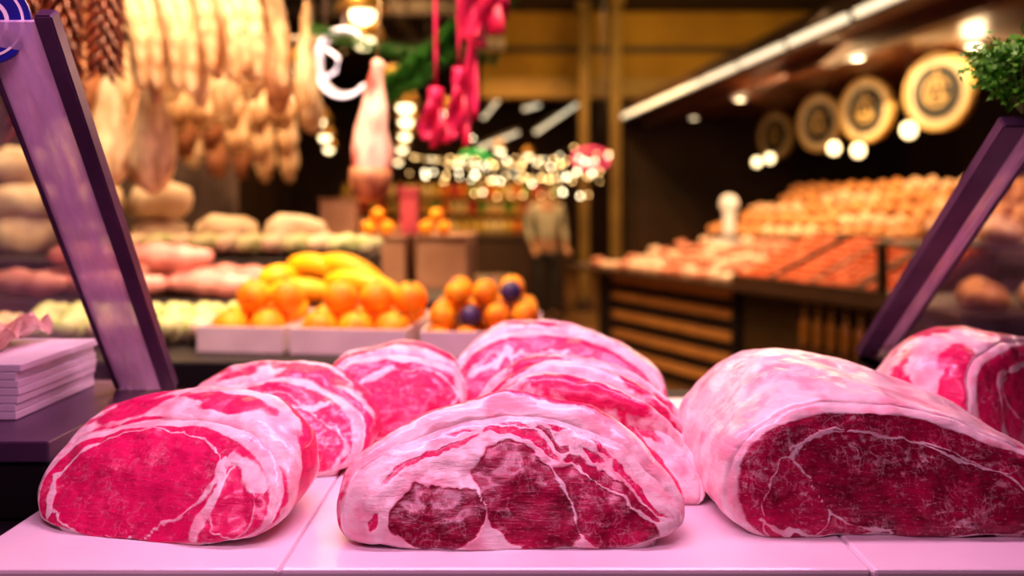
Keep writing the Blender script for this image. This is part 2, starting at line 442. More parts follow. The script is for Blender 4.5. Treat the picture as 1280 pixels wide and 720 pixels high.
# g  big roast, tapering to the side
roast('long rib roast with pale fat cap and dark marbled face', 'rib_roast',
      [(-206, 44), (-192, 8), (-116, 0), (20, 0), (140, 0), (230, 0), (266, 6), (274, 24), (240, 62), (166, 104), (64, 142), (-44, 162), (-130, 146), (-186, 98)],
      .00074, .33, (.352, .785, TOP), 1, lean=12, rise=.12,
      muscles=[(-128, 46, 52, 42, 62, .58), (24, 56, 150, 58, -10, .74)], arcs=[([(-176, 26), (-130, 8), (-60, 4), (240, 4)], 2), ([(-116, 104), (-60, 122), (40, 112), (150, 72)], 1.6)],
      rim=.04, dark=.55, vein=1.0, outfat=.92, seed=7, toprim=.085, bulge=.006, endp=7, seam=1.2, contrast=.45, lift=.0)
# h
roast('bulky rounded pink roast with fat streaks beside the glass', 'beef_roast',
      [(-130, 60), (-116, 12), (-40, 0), (70, 0), (122, 8), (134, 56), (110, 104), (40, 126), (-44, 126), (-106, 104)],
      .00100, .22, (.655, 1.055, TOP), 36, lean=16, rise=.05,
      muscles=[(24, 60, 84, 44, -10, .06)], arcs=[([(-90, 40), (-56, 98), (60, 112)], 5)],
      rim=.07, dark=.05, vein=.9, outfat=.50, seed=8, bands=4)

# ------------------------------------------------------------------ counter
tag(box('display_counter', (-1.3, .70, 0), (1.3, 1.5, 1.168), M_dark, bevel=.006), 'dark metal butcher counter carrying marble boards', 'counter')
for x0, x1, lb in ((-.475, -.1965, 'white marble board under the rounded roast'), (-.1955, .3025, 'white marble board under the marbled cut'), (.3035, .95, 'white marble board under the rib roast')):
    tag(box('marble_board', (x0, .716, 1.169), (x1, 1.34, 1.19), M_marble, bevel=.0035), lb, 'cutting board', 'boards on the counter')

# ------------------------------------------------------------------ glass cases
def case_side(label, x0, x1, xg, P0, P1, basebox, w=.036):
    root = empty('glass_display_case', (x0, P0[0], P0[1]))
    d = Vector((0, P1[0]-P0[0], P1[1]-P0[1])); Ln = d.length; dn = d.normalized()
    nrm = Vector((0, -dn.z, dn.y))
    if nrm.y > 0: nrm = -nrm
    def slab(name, xa, xb, s0, s1, t0, t1, m):
        v = []
        for t in (t0, t1):
            for s in (s0, s1):
                for x in (xa, xb):
                    p = dn*s + nrm*t; v.append((x-x0, p.y, p.z))
        f = [(0, 1, 3, 2), (4, 6, 7, 5), (0, 4, 5, 1), (2, 3, 7, 6), (0, 2, 6, 4), (1, 5, 7, 3)]
        o = mesh_obj(name, v, f, m, root)
        bm = bmesh.new(); bm.from_mesh(o.data); bmesh.ops.recalc_face_normals(bm, faces=bm.faces)
        if m not in (M_glass, M_lilac): bmesh.ops.bevel(bm, geom=bm.edges[:], offset=.002, segments=2, affect='EDGES')
        bm.to_mesh(o.data); bm.free()
        return o
    sg = 1 if xg > x1 else -1
    slab('post', x0, x1, 0, Ln, -.010, .008, M_purple)
    b = x1 if sg > 0 else x0
    slab('trim_strip', min(b, b+sg*w), max(b, b+sg*w), 0, Ln*.985, -.001, .004, M_lilac)
    b2 = b+sg*w
    slab('inner_edge', min(b2, b2+sg*.006), max(b2, b2+sg*.006), 0, Ln*.985, -.004, .006, M_purple)
    slab('glass_pane', min(b2, xg), max(b2, xg), .01, Ln*.95, -.002, .003, M_glass)
    slab('top_rail', min(b2, xg), max(b2, xg), Ln*.95, Ln*.985, -.008, .01, M_purple)
    lo, hi = basebox
    box('base', (lo[0]-x0, lo[1]-P0[0], lo[2]-P0[1]), (hi[0]-x0, hi[1]-P0[0], hi[2]-P0[1]), M_dark, root, bevel=.004)
    box('base_edge', (lo[0]-x0, lo[1]-P0[0]-.004, hi[2]-P0[1]-.02), (hi[0]-x0+.004, hi[1]-P0[0], hi[2]-P0[1]+.002), M_purple, root, bevel=.002)
    tag(root, label, 'display case')
    return root
case_side('plum slanted frame of a glass display case beside the roasts', -.458, -.440, -1.15, (1.12, 1.254), (.82, 1.68), ((-1.25, .88, 1.169), (-.480, 1.18, 1.25)), w=.055)
case_side('plum slanted glass case frame with parsley resting on top', .574, .604, 1.2, (1.42, 1.245), (1.0, 1.592), ((.60, 1.37, 1.169), (1.25, 1.48, 1.24)), w=.024)

ps = empty('paper_stack', (-.74, 1.05, 1.2525))
for i in range(7):
    box('sheet_bundle', (-.20+random.uniform(-.004, .004), -.09, i*.009), (.185+random.uniform(-.004, .004), .09, i*.009+.0085), M_paper, ps, bevel=.001)
tag(ps, 'stack of white wrapping paper on the case base', 'paper stack')
bm = bmesh.new(); bmesh.ops.create_grid(bm, x_segments=26, y_segments=26, size=.075)
for v in bm.verts:
    v.co.z = .022+.03*noise.noise(v.co*30)+.014*noise.noise(v.co*80)
    v.co.z = max(.001, v.co.z)
tag(from_bm('crumpled_paper', bm, M_pack2, loc=(-.68, 1.05, 1.315)), 'crumpled pinkish wrapping paper on the white stack', 'paper')

sg = empty('round_sign', (-.515, .835, 1.675), (0, 0, R(6)))
def disc(name, r, y0, y1, m, parent, ri=0, seg=48, a0=0, a1=360):
    v = []; f = []
    n = seg
    full = (a1-a0) >= 360
    cnt = n if full else n+1
    for k in range(cnt):
        a = R(a0+(a1-a0)*k/n); c, s = math.cos(a), math.sin(a)
        v += [(r*c, y0, r*s), (r*c, y1, r*s), (ri*c, y1, ri*s), (ri*c, y0, ri*s)]
    for k in range(n):
        a = 4*k; b = 4*((k+1) % cnt)
        for i in range(4):
            j = (i+1) % 4
            f.append((a+i, b+i, b+j, a+j))
    o = mesh_obj(name, v, f, m, parent)
    bm = bmesh.new(); bm.from_mesh(o.data); bmesh.ops.remove_doubles(bm, verts=bm.verts, dist=1e-6); bmesh.ops.recalc_face_normals(bm, faces=bm.faces)
    bm.to_mesh(o.data); bm.free()
    return o
disc('sign_plate', .042, 0, .004, M_blue, sg)
disc('white_ring', .036, -.001, 0, M_white, sg, ri=.0335)
disc('white_mark', .022, -.001, 0, M_white, sg, ri=.018, a0=-60, a1=60)
tag(sg, 'round blue enamel sign with thin white ring', 'sign')

# ------------------------------------------------------------------ parsley
def parsley(loc, h, n, name='parsley_bunch'):
    root = empty(name, loc)
    V = []; F = []; SV = []; SF = []
    for i in range(n):
        a = random.uniform(0, 6.28); sp = random.uniform(.1, .8)
        d = Vector((math.cos(a)*sp, math.sin(a)*sp, 1)).normalized(); ln = h*random.uniform(.3, 1)
        tip = d*ln
        b = len(SV); w = .0006
        sd = Vector((-d.y, d.x, 0)).normalized()*w
        SV += [-sd, sd, tip+sd, tip-sd]; SF.append((b, b+1, b+2, b+3))
        for k in range(14):
            c = tip+Vector((random.gauss(0, 1), random.gauss(0, 1), random.gauss(0, .8)))*h*.10
            c.z = max(.006, c.z)
            u = Vector((random.gauss(0, 1), random.gauss(0, 1), random.gauss(0, 1))).normalized(); w2 = u.orthogonal().normalized()
            u = u*h*.06; w2 = w2*h*.045
            b = len(V)
            V += [c-u, c-u*.2+w2*1.2, c+u*.1+w2*.4, c+u*1.2, c+u*.1-w2*.4, c-u*.2-w2*1.2]
            F += [(b, b+1, b+2), (b, b+2, b+3), (b, b+3, b+4), (b, b+4, b+5)]
    mesh_obj('leaves', V, F, M_pars, root); mesh_obj('stems', SV, SF, M_stem, root)
    tag(root, 'fresh green curly parsley bunch resting on the glass case', 'herbs')
parsley((.598, 1.0, 1.600), .085, 200)
parsley((.67, 1.0, 1.600), .11, 200)

# ------------------------------------------------------------------ room
struct(box('floor', (-5, -1.5, -.1), (6.5, 20, 0), M_floor))
struct(box('ceiling', (-5, -1.5, 4.2), (6.5, 20, 4.3), M_ceil))
struct(box('wall_back', (-5, 20, 0), (6.5, 20.1, 4.2), M_wallD))
struct(box('wall_left', (-5.1, -1.5, 0), (-5, 20, 4.2), M_wallD))
struct(box('wall_right', (6.5, -1.5, 0), (6.6, 20, 4.2), M_wallD))
struct(box('wall_front', (-5, -1.6, 0), (6.5, -1.5, 4.2), M_wallD))
struct(box('wall_header', (-.45, 12.2, 2.95), (6.4, 12.4, 4.19), M_must))
struct(box('trim_1', (-.45, 12.05, 2.95), (6.4, 12.2, 3.22), mat('ochre_trim', (.30, .17, .03), (.24, .13, .024), scale=2)))
struct(box('trim_2', (-.45, 12.1, 3.6), (6.4, 12.2, 3.68), M_darkw))
struct(box('wall_stall', (5.2, 4.0, 0), (5.3, 12, 2.6), M_wallD))
struct(box('wall_shop', (1.6, 12.0, 0), (5.2, 12.05, 2.6), M_wallD))
struct(box('wall_side', (-3.2, 5.2, 0), (-1.7, 5.3, 2.5), M_wallG))
for x, y in ((1.36, 11.2), (.98, 11.6)):
    c = empty('column', (x, y, 0))
    box('shaft', (-.07, -.07, .15), (.07, .07, 4.05), M_mustd, c, bevel=.01)
    box('plinth', (-.11, -.11, .001), (.11, .11, .15), M_darkw, c, bevel=.01)
    box('capital', (-.11, -.11, 4.05), (.11, .11, 4.199), M_mustd, c, bevel=.01)
    tag(c, 'square dark mustard column at the stall corner', 'column', 'stall columns')
beam = tag(box('ceiling_beam', (-4.9, -.06, 3.4), (-.1, .06, 3.55), M_steel), 'dark metal beam crossing under the ceiling', 'beam', 'ceiling beams')
beam.location = (0, 3.2, 0)
for i, y in enumerate((4.4, 5.6, 7.0, 8.8, 10.8)): dup(beam, (0, y, 0))
for i, x in enumerate((-2.4, -1.3, -.45)):
    tag(box('ceiling_joist', (x-.04, 1.6, 3.56), (x+.04, 12, 3.68), M_steel), 'long dark metal joist above the beams', 'beam', 'ceiling joists')

# ------------------------------------------------------------------ canopy right
can = empty('stall_canopy', (2.2, 3.2, 2.6))
def P(x, y): return (x-2.2, y-3.2)
prism('soffit', [P(2.28, 3.2), P(1.48, 11.9), P(5.15, 11.9), P(5.15, 3.2)], .02, .12, M_soffit, can)
prism('fascia', [P(2.24, 3.2), P(1.44, 11.9), P(1.48, 11.9), P(2.28, 3.2)], -.03, .16, M_darkw, can)
prism('inner_beam', [P(2.62, 3.2), P(1.85, 11.9), P(1.95, 11.9), P(2.75, 3.2)], -.08, .02, M_soffit, can)
xa = lambda y: 2.26-(y-3.2)*.0925
for i in range(9):
    y0 = 3.3+i*.95; y1 = y0+.84
    prism('light_strip', [P(xa(y0)-.05, y0), P(xa(y1)-.05, y1), P(xa(y1)-.01, y1), P(xa(y0)-.01, y0)], -.010, .036, M_tube, can)
tag(can, 'wooden stall canopy edged with glowing light strips', 'canopy')
M_can = mat('downlight_lens', (1, .9, .7), emit=6, emit_col=(1, .80, .50))
dl = empty('downlight', (2.67, 6.6, 2.62))
lathe('rim_ring', [(.065, -.03), (.08, -.03), (.08, 0), (.065, 0)], M_steel, dl, seg=24)
lathe('lens', [(.001, -.032), (.045, -.032), (.062, -.02), (.062, -.002), (.001, 0)], M_can, dl, seg=24)
tag(dl, 'small round recessed downlight in the wooden soffit', 'downlight', 'soffit downlights')
for x, y in ((2.49, 9.3), (2.43, 11.4), (3.28, 6.06), (3.4, 8.2), (3.2, 4.8)): dup(dl, (x, y, 2.62))

def rsign(x, y, z, yaw):
    s = empty('round_hanging_sign', (x, y, z), (0, 0, R(yaw)))
    disc('sign_board', .275, -.02, .02, M_cream, s)
    disc('gold_rim', .29, -.03, .03, M_goldp, s, ri=.262)
    disc('dark_centre', .205, -.026, -.02, M_olive, s)
    disc('emblem_ring', .115, -.032, -.026, M_goldp, s, ri=.095, a0=20, a1=340)
    for (xx, zz, rr_, w_, h_) in ((-.045, .0, 20, .026, .17), (.045, .0, -20, .026, .17), (0, -.045, 0, .11, .024)):
        o = box('emblem_stroke', (-w_/2, -.034, -h_/2), (w_/2, -.026, h_/2), M_goldp, s); o.location = (xx, 0, zz); o.rotation_euler = (0, R(rr_), 0)
    lathe('emblem_crest', ball_profile(.024, 10), M_goldp, s, seg=16, loc=(0, -.015, .15))
    lathe('hanging_rod', [(.008, .28), (.008, 2.62-z)], M_steel, s, seg=8)
    tag(s, 'round cream and dark sign with gold rim and emblem', 'sign', 'hanging round signs')
rsign(3.2, 6.4, 2.31, -64); rsign(3.16, 7.6, 2.30, -66); rsign(3.12, 8.65, 2.28, -66); rsign(3.3, 10.67, 2.30, -64)

def pendant(name, x, y, z, r, ztop, label, group, m):
    p = empty(name, (x, y, z))
    lathe('bulb', ball_profile(r, 12, 1.1), m, p, seg=20)
    lathe('socket', [(r*.35, r*.95), (r*.4, r*1.2), (r*.3, r*1.6)], M_black, p, seg=14)
    lathe('cord', [(.004, r*1.5), (.004, ztop-z)], M_black, p, seg=6)
    tag(p, label, 'lamp', group)
    return p
b0 = pendant('pendant_bulb', 2.73, 5.87, 1.98, .052, 2.62, 'clear glowing glass bulb hanging over the bakery rack', 'bulbs over the bakery', M_bulb2)
for x, y, z in ((2.8, 6.9, 1.9), (2.83, 7.5, 1.955), (2.9, 9.6, 1.97), (2.9, 10.1, 1.95)): dup(b0, (x, y, z))

lp = empty('pendant_lamp', (-.645, 3.68, 2.3))
lathe('bulb', ball_profile(.055, 14, .8), M_bulb, lp, seg=24)
lathe('lamp_shade', [(.11, .01), (.115, .012), (.07, .10), (.03, .13), (.025, .13), (.06, .095), (.105, .012)], M_gold, lp, seg=28)
lathe('cord', [(.004, .12), (.004, 1.88)], M_black, lp, seg=6)
tag(lp, 'glowing globe pendant lamp with small brass shade', 'lamp', 'aisle pendant lamps')
for x, y in ((-.747, 4.31), (-.92, 7.36), (-1.08, 8.7), (-1.34, 10.67), (-1.74, 13.5), (-2.4, 18), (-1.64, 6.72), (-1.98, 8.7), (-2.39, 10.9), (-2.9, 13.5), (-.2, 13.8), (.3, 15.5), (-.9, 16.5), (-1.2, 19), (-1.27, 5.2), (-.84, 6.1), (-.62, 8.0), (-.72, 9.6)):
    dup(lp, (x, y, 2.3), scale=1.25 if y > 6 else 1)

# ------------------------------------------------------------------ fruit stand
st = empty('stepped_display_stand', (-.5, 1.75, 0))
def B2(n, a, b, m): return box(n, (a[0]+.5, a[1]-1.75, a[2]), (b[0]+.5, b[1]-1.75, b[2]), m, st, bevel=.006)
B2('lower_step', (-1.7, 1.72, 0.001), (.09, 2.2, 1.175), M_dark)
B2('middle_step', (-1.7, 2.2, 0.001), (.02, 2.5, 1.24), M_dark)
B2('upper_step', (-1.7, 2.5, 0.001), (-.45, 2.95, 1.325), M_dark)
tag(st, 'dark stepped stand carrying fruit trays and wrapped goods', 'display stand')
ZT = 1.176
def tray(x, y, w, d, yaw, label, h=.055):
    t = empty('produce_tray', (x, y, ZT), (0, 0, R(yaw)))
    box('tray_bottom', (-w/2, -d/2, 0), (w/2, d/2, .004), M_card, t)
    for n, a, b in (('tray_wall', (-w/2, -d/2, .004), (w/2, -d/2+.005, h)), ('tray_wall', (-w/2, d/2-.005, .004), (w/2, d/2, h+.01)),
                    ('tray_wall', (-w/2, -d/2+.005, .004), (-w/2+.005, d/2-.005, h)), ('tray_wall', (w/2-.005, -d/2+.005, .004), (w/2, d/2-.005, h))):
        box(n, a, b, M_card, t, bevel=.001)
    tag(t, label, 'tray', 'white produce trays')
    return t
tray(-.565, 1.93, .19, .24, -7, 'white carton tray full of oranges')
tray(-.33, 1.90, .25, .24, -7, 'white carton tray full of oranges beside yellow squash')
tray(-.058, 1.87, .245, .26, -3, 'white carton tray of persimmons and dark plums')

org = empty('orange', (-.615, 1.865, 1.224))
lathe('fruit_body', ball_profile(.039, 16, .95), M_orange, org, seg=28, lobes=5, lobe=.012)
lathe('stem', [(.006, .034), (.007, .039), (.003, .042)], M_stem, org, seg=8)
tag(org, 'round ripe orange with small green stem button', 'orange', 'oranges in the trays')
def place_or(x, y, z, s=1):
    dup(org, (x, y, z), (random.uniform(-.4, .4), random.uniform(-.4, .4), random.uniform(0, 6)), s)
for x, y in ((-.532, 1.858), (-.414, 1.840), (-.334, 1.832), (-.254, 1.824)): place_or(x, y, 1.224)
for x, y in ((-.62, 1.945), (-.54, 1.938), (-.42, 1.923), (-.34, 1.913), (-.26, 1.905)): place_or(x, y, 1.226)
for x, y in ((-.60, 2.02), (-.52, 2.02), (-.40, 2.0), (-.32, 1.99), (-.24, 1.985)): place_or(x, y, 1.24)
for x, y in ((-.575, 1.90), (-.497, 1.895), (-.377, 1.88), (-.297, 1.872), (-.222, 1.862)): place_or(x, y, 1.286, .97)
def squash(x, y, z, L, r, rot, lab):
    s = empty('yellow_squash', (x, y, z), rot)
    n = 14
    pts = [(L*(i/n-.5), 0, .012*math.sin(i/n*math.pi)) for i in range(n+1)]
    rad = [max(.003, r*(math.sin(math.pi*min(.985, max(0.02, (i/n)))**.8))**.45) for i in range(n+1)]
    tube('fruit_body', pts, rad, M_yellow, s, seg=18)
    tube('stem', [(L*.5-.004, 0, .005), (L*.5+.02, 0, .01)], .007, M_stem, s, seg=8)
    tag(s, lab, 'squash', 'yellow squashes')
squash(-.61, 2.26, 1.281, .11, .038, (0, 0, R(20)), 'short rounded yellow squash behind the oranges')
squash(-.52, 2.12, 1.262, .18, .034, (0, 0, R(6)), 'long bright yellow squash lying on the pile')
squash(-.51, 2.26, 1.31, .20, .034, (0, R(10), R(-24)), 'long bright yellow squash lying on the pile')
squash(-.42, 2.22, 1.31, .22, .034, (0, R(12), R(-28)), 'long bright yellow squash lying on the pile')
squash(-.36, 2.10, 1.28, .22, .034, (0, R(10), R(-18)), 'long bright yellow squash lying on the pile')
pl = empty('plum', (-.10, 1.81, 1.212))
per = dup(org, (-.15, 1.79, 1.212), (0, 0, 0), .72)
per.name = 'persimmon'; per['label'] = 'small bright orange persimmon'; per['category'] = 'persimmon'; per['group'] = 'persimmons in the tray'
lathe('fruit_body', ball_profile(.023, 12, 1.05), M_plum, pl, seg=20)
lathe('stem', [(.002, .021), (.002, .028)], M_stem, pl, seg=6)
tag(pl, 'dark blue purple plum among the persimmons', 'plum', 'plums in the tray')
pfirst = True
for layer, (nx, ny) in enumerate(((4, 4), (4, 4), (3, 3))):
    for j in range(ny):
        for i in range(nx):
            if layer == 0 and i == 0 and j == 0: continue
            x = -.15+i*.0595+(layer == 2)*.03+random.uniform(-.004, .004); y = 1.79+j*.057+(layer == 1)*.012+(layer == 2)*.035; z = 1.210+layer*.046+random.uniform(-.003, .003)
            ispl = (i*2+j+layer) % 3 == 0
            if ispl and pfirst: pl.location = (x, y, z); pfirst = False; continue
            dup(pl if ispl else per, (x, y, z), (random.uniform(-.3, .3), random.uniform(-.3, .3), random.uniform(0, 6)), 1 if ispl else .72)

def loin(x, y, z, L, r, yaw, m, name, label, cat, group):
    n = 16
    pts = [(L*(i/n-.5), .012*math.sin(i/n*5), r*.9+.004*math.sin(i/n*7)) for i in range(n+1)]
    rad = [max(.004, r*(math.sin(math.pi*(.04+.92*i/n)))**.5*(1+.1*math.sin(i*1.3))) for i in range(n+1)]
    o = tube(name, pts, rad, m, None, seg=16, loc=(x, y, z), rot=(0, 0, R(yaw)))
    tag(o, label, cat, group)
    return o
for i, (x, y, w, z) in enumerate(((-1.04, 2.26, 8, 0), (-.79, 2.26, -4, 0), (-1.30, 2.28, 0, 0), (-.92, 2.36, 4, 0), (-1.20, 2.38, 0, 0), (-.70, 2.38, -8, 0), (-.93, 2.30, 3, .07), (-1.14, 2.32, -5, .07), (-1.05, 2.45, 2, 0), (-.80, 2.46, 0, 0))):
    loin(x, y, 1.244+z, .25, .037, w, M_pink, 'pork_tenderloin', 'large pale pink pork cut heaped on the stand', 'meat', 'pork tenderloins')
for i in range(11):
    x = -1.2+i*.072; y = 2.62+.02*(i % 2)
    loin(x, y, 1.332, .19, .034, 84-i*3, M_pale if i % 2 else M_cab, 'wrapped_cheese', 'pale wrapped cheese roll on the top step', 'cheese', 'wrapped cheeses')
for i in range(7):
    x = -1.13+i*.076
    loin(x, 1.93, 1.181, .12, .034, 80+8*math.sin(i), M_cab if i % 3 else M_pale, 'stuffed_cabbage_roll', 'pale green leaf wrapped roll on the lower step', 'cabbage roll', 'leaf wrapped rolls')
for i in range(7):
    x = -1.12+i*.076
    loin(x, 2.10, 1.181, .14, .036, 85+8*math.sin(i*2), M_cab, 'stuffed_cabbage_roll', 'pale green leaf wrapped roll on the lower step', 'cabbage roll', 'leaf wrapped rolls')
# bulky pale cheeses stacked at the back corner
wh0 = tag(lathe('round_cheese', [(.002, 0), (.07, .002), (.095, .02), (.10, .055), (.09, .095), (.06, .115), (.002, .12)], M_pale, seg=28, wob=.02), 'bulky pale round cheese stacked on the top step', 'cheese', 'stacked round cheeses')
wh0.location = (-1.60, 2.80, 1.33)
for i, x in enumerate((-1.60, -1.38, -1.15, -.93, -.72)):
    for k_ in range((3, 2, 2, 1, 1)[i]):
        if i == 0 and k_ == 0: continue
        dup(wh0, (x+random.uniform(-.01, .01), 2.80, 1.33+.114*k_), (0, 0, k_*2+i), (random.uniform(.9, 1.05),)*3)

# ------------------------------------------------------------------ hanging goods
def rail(x0, x1, y, z, lab):
    tag(box('hanging_rail', (x0, y-.012, z-.012), (x1, y+.012, z+.012), M_steel, bevel=.002), lab, 'rail', 'hanging rails')
    for x in (x0+.04, x1-.04):
        tag(lathe('suspension_rod', [(.005, .0), (.005, 4.2-z-.012)], M_steel, loc=(x, y, z+.012), seg=8), 'thin steel rod hanging from the ceiling', 'rod', 'suspension rods')
rail(-1.9, .15, 2.13, 2.112, 'steel rail holding sausages and ribbons')
rail(-1.9, -.58, 2.235, 2.17, 'short steel rail holding a second row of sausages')
rail(-1.9, -.60, 2.875, 2.20, 'steel rail holding cloth wrapped hams')
rail(-1.9, -.66, 3.2, 2.10, 'steel rail holding small cured hams')
rail(-2.2, -.80, 3.575, 2.06, 'steel rail holding cured hams')
rail(-2.6, -1.0, 4.4, 2.06, 'steel rail holding cured hams')
rail(-1.5, -.72, 1.91, 2.12, 'steel rail with chili strings')
rail(-1.6, -.95, 2.42, 1.96, 'steel rail holding big pale hams')
def saus(x, y, ztop, L, r, bend, yaw):
    s = empty('cured_sausage', (x, y, ztop), (0, 0, yaw))
    n = 40
    pts = [(bend*math.sin(i/n*math.pi*.9)+bend*1.1*(i/n)**3, 0, -.03-L*i/n) for i in range(n+1)]
    rad = [max(.004, r*(math.sin(math.pi*(.03+.94*i/n)))**.35)*(1+.03*math.sin(i*.9)) for i in range(n+1)]
    tube('casing', pts, rad, M_saus, s, seg=14)
    tube('string', [(0, 0, .002), (0, 0, -.045)], .0025, M_rope, s, seg=6)
    tag(s, 'plump cream cured sausage hanging by a string', 'sausage', 'hanging cured sausages')
for i in range(8):
    saus(-.985+i*.045+random.uniform(-.004, .004), 2.13, 2.10, .31-.008*i+random.uniform(-.03, .02), random.uniform(.021, .024), random.uniform(.03, .05), R(random.uniform(5, 35)))
for i in range(7):
    saus(-.99+i*.055+random.uniform(-.006, .006), 2.235, 2.158, .34+random.uniform(-.03, .05), random.uniform(.024, .028), random.uniform(.02, .05), R(random.uniform(-30, 30)))
def ham(m, label, name='cured_ham', sc=1):
    h = empty(name, (0, 0, 0))
    prof = [(.004, -.36), (.030, -.352), (.050, -.325), (.060, -.285), (.058, -.24), (.050, -.195), (.038, -.15), (.026, -.105), (.020, -.065), (.022, -.035), (.017, -.02), (.004, -.018)]
    lathe('meat_body', prof, m, h, seg=24, squash=(1.05, .75), wob=.018)
    tube('string', [(0, 0, .0), (0, 0, -.03)], .003, M_rope, h, seg=6)
    tag(h, label, 'ham', 'hanging hams')
    return h
h0 = ham(M_hamc, 'plump cloth wrapped ham hanging from a rail')
h0.location = (-1.16, 2.875, 2.188); h0.rotation_euler = (0, 0, 1.3)
h1 = ham(M_hamr, 'reddish brown cured ham leg hanging from a rail'); h1.location = (-1.56, 3.575, 2.048); h1.rotation_euler = (0, 0, 1.4)
def hrow(x0, x1, dx, y, z, pr, s0, s1):
    x = x0
    while x < x1:
        dup(h1 if random.random() < pr else h0, (x, y, z), (0, 0, 1.5+random.uniform(-.4, .4)), (random.uniform(.9, 1.1)*s0, random.uniform(.9, 1.1)*s0, random.uniform(s0, s1)))
        x += dx*random.uniform(.9, 1.1)
hrow(-1.52, -1.22, .098, 2.875, 2.188, .2, .95, 1.25)
hrow(-1.07, -.66, .098, 2.875, 2.188, .15, .9, 1.25)
hrow(-1.35, -.70, .098, 3.2, 2.088, .2, .9, 1.15)
hrow(-1.46, -.84, .105, 3.575, 2.048, .25, .95, 1.2)
hrow(-1.9, -1.05, .125, 4.4, 2.048, .25, 1.05, 1.3)
for x, s in ((-1.02, 1.0), (-1.14, .95), (-1.26, 1.0)):
    d = dup(h0, (x, 2.42, 1.948), (0, 0, random.uniform(-.2, .2)), (1.05*s, 1.1*s, 1.2*s)); d['label'] = 'large pale cloth wrapped ham hanging low beside the stand'
hc = empty('cured_ham', (-.325, 2.13, 2.10))
prof = [(.004, -.605), (.022, -.60), (.040, -.575), (.050, -.53), (.049, -.475), (.041, -.42), (.030, -.365), (.020, -.315), (.014, -.27), (.017, -.255), (.004, -.245)]
lathe('meat_body', prof, M_ham, hc, seg=28, squash=(1, .75), wob=.014, rot=(0, R(3), 0))
lathe('cut_end', [(.004, -.611), (.022, -.608), (.042, -.583), (.0505, -.55), (.049, -.52)], M_hamr, hc, seg=24, squash=(1.08, .85), rot=(0, R(3), 0))
tube('string', [(0, 0, .0), (-.012, 0, -.25)], .003, M_rope, hc, seg=6)
tag(hc, 'single pink cured ham leg with white fat on a string', 'ham')
def chili_string(x, y, ztop, L):
    root = empty('chili_string', (x, y, ztop))
    V = []; F = []
    for i in range(110):
        t = i/110; z = -.05-L*t; a = i*2.4; r = .012
        p = Vector((math.cos(a)*r, math.sin(a)*r, z)); d = Vector((math.cos(a), math.sin(a), -1.3)).normalized()
        o = d.orthogonal().normalized(); q = d.cross(o)
        b = len(V); ln = .05
        for j, (u, rr) in enumerate(((0, .004), (.3, .009), (.7, .006), (1, .001))):
            for s in range(5):
                an = s*1.2566; V.append(p+d*ln*u+(o*math.cos(an)+q*math.sin(an))*rr)
        for j in range(3):
            for s in range(5):
                F.append((b+j*5+s, b+j*5+(s+1) % 5, b+(j+1)*5+(s+1) % 5, b+(j+1)*5+s))
    mesh_obj('chilies', V, F, M_chili, root, True)['kind'] = 'stuff'
    tube('string', [(0, 0, .0), (0, 0, -L-.05)], .002, M_rope, root, seg=6)
    tag(root, 'string of dark red dried chilies hanging from the rail', 'chilies', 'dried chili strings')
chili_string(-1.0, 1.91, 2.108, .36); chili_string(-.91, 1.91, 2.108, .26); chili_string(-1.09, 1.91, 2.108, .40)

def strip(name, pts, w, m, parent, wdir=(1, 0, 0), ph=0):
    V = []; F = []
    wd = Vector(wdir); n = len(pts)
    for i, p in enumerate(pts):
        p = Vector(p); t = i*.28+ph
        k = .45+.55*math.sin(math.pi*min(1, .12+i/(n-1)*.8))
        ww = (wd*math.cos(.6*math.sin(t))+Vector((0, 1, 0))*math.sin(.9*math.sin(t)))*w/2*k
        V += [p-ww, p+ww]
    for i in range(len(pts)-1): F.append((2*i, 2*i+1, 2*i+3, 2*i+2))
    o = mesh_obj(name, V, F, m, parent, True)
    md = o.modifiers.new('solid', 'SOLIDIFY'); md.thickness = .0015
    return o
def ribbon(x, y, z, tails, label, tw=.05):
    b = empty('hanging_ribbon', (x, y, z))
    for j, (dx, ln) in enumerate(tails):
        pts = [(dx*(i/16)+.008*math.sin(i*.4+j*2), .012*math.cos(i*.5+j*2), -ln*i/16) for i in range(17)]
        strip('ribbon_strip', pts, tw*(1-.1*j), M_red, b, ph=j*1.3)
    if z < 2.09: strip('hanging_loop', [(0, 0, (2.10-z)*i/4) for i in range(5)], .010, M_red, b)
    tag(b, label, 'ribbon', 'crimson ribbons')
ribbon(-.075, 2.13, 2.10, ((-.03, .20), (.03, .19), (.05, .15), (0, .22)), 'wide gathered crimson ribbon hanging from the rail', .08)
ribbon(-.09, 2.135, 2.10, ((-.02, .46), (-.01, .40)), 'long thin crimson ribbon strip hanging down', .028)
ribbon(-.190, 2.13, 1.78, ((-.025, .13), (.02, .14), (0, .15)), 'short crimson ribbon bunch on a thin loop', .045)
ribbon(-.132, 2.13, 1.83, ((-.015, .18), (.012, .20), (.0, .17)), 'short crimson ribbon bunch on a thin loop', .036)
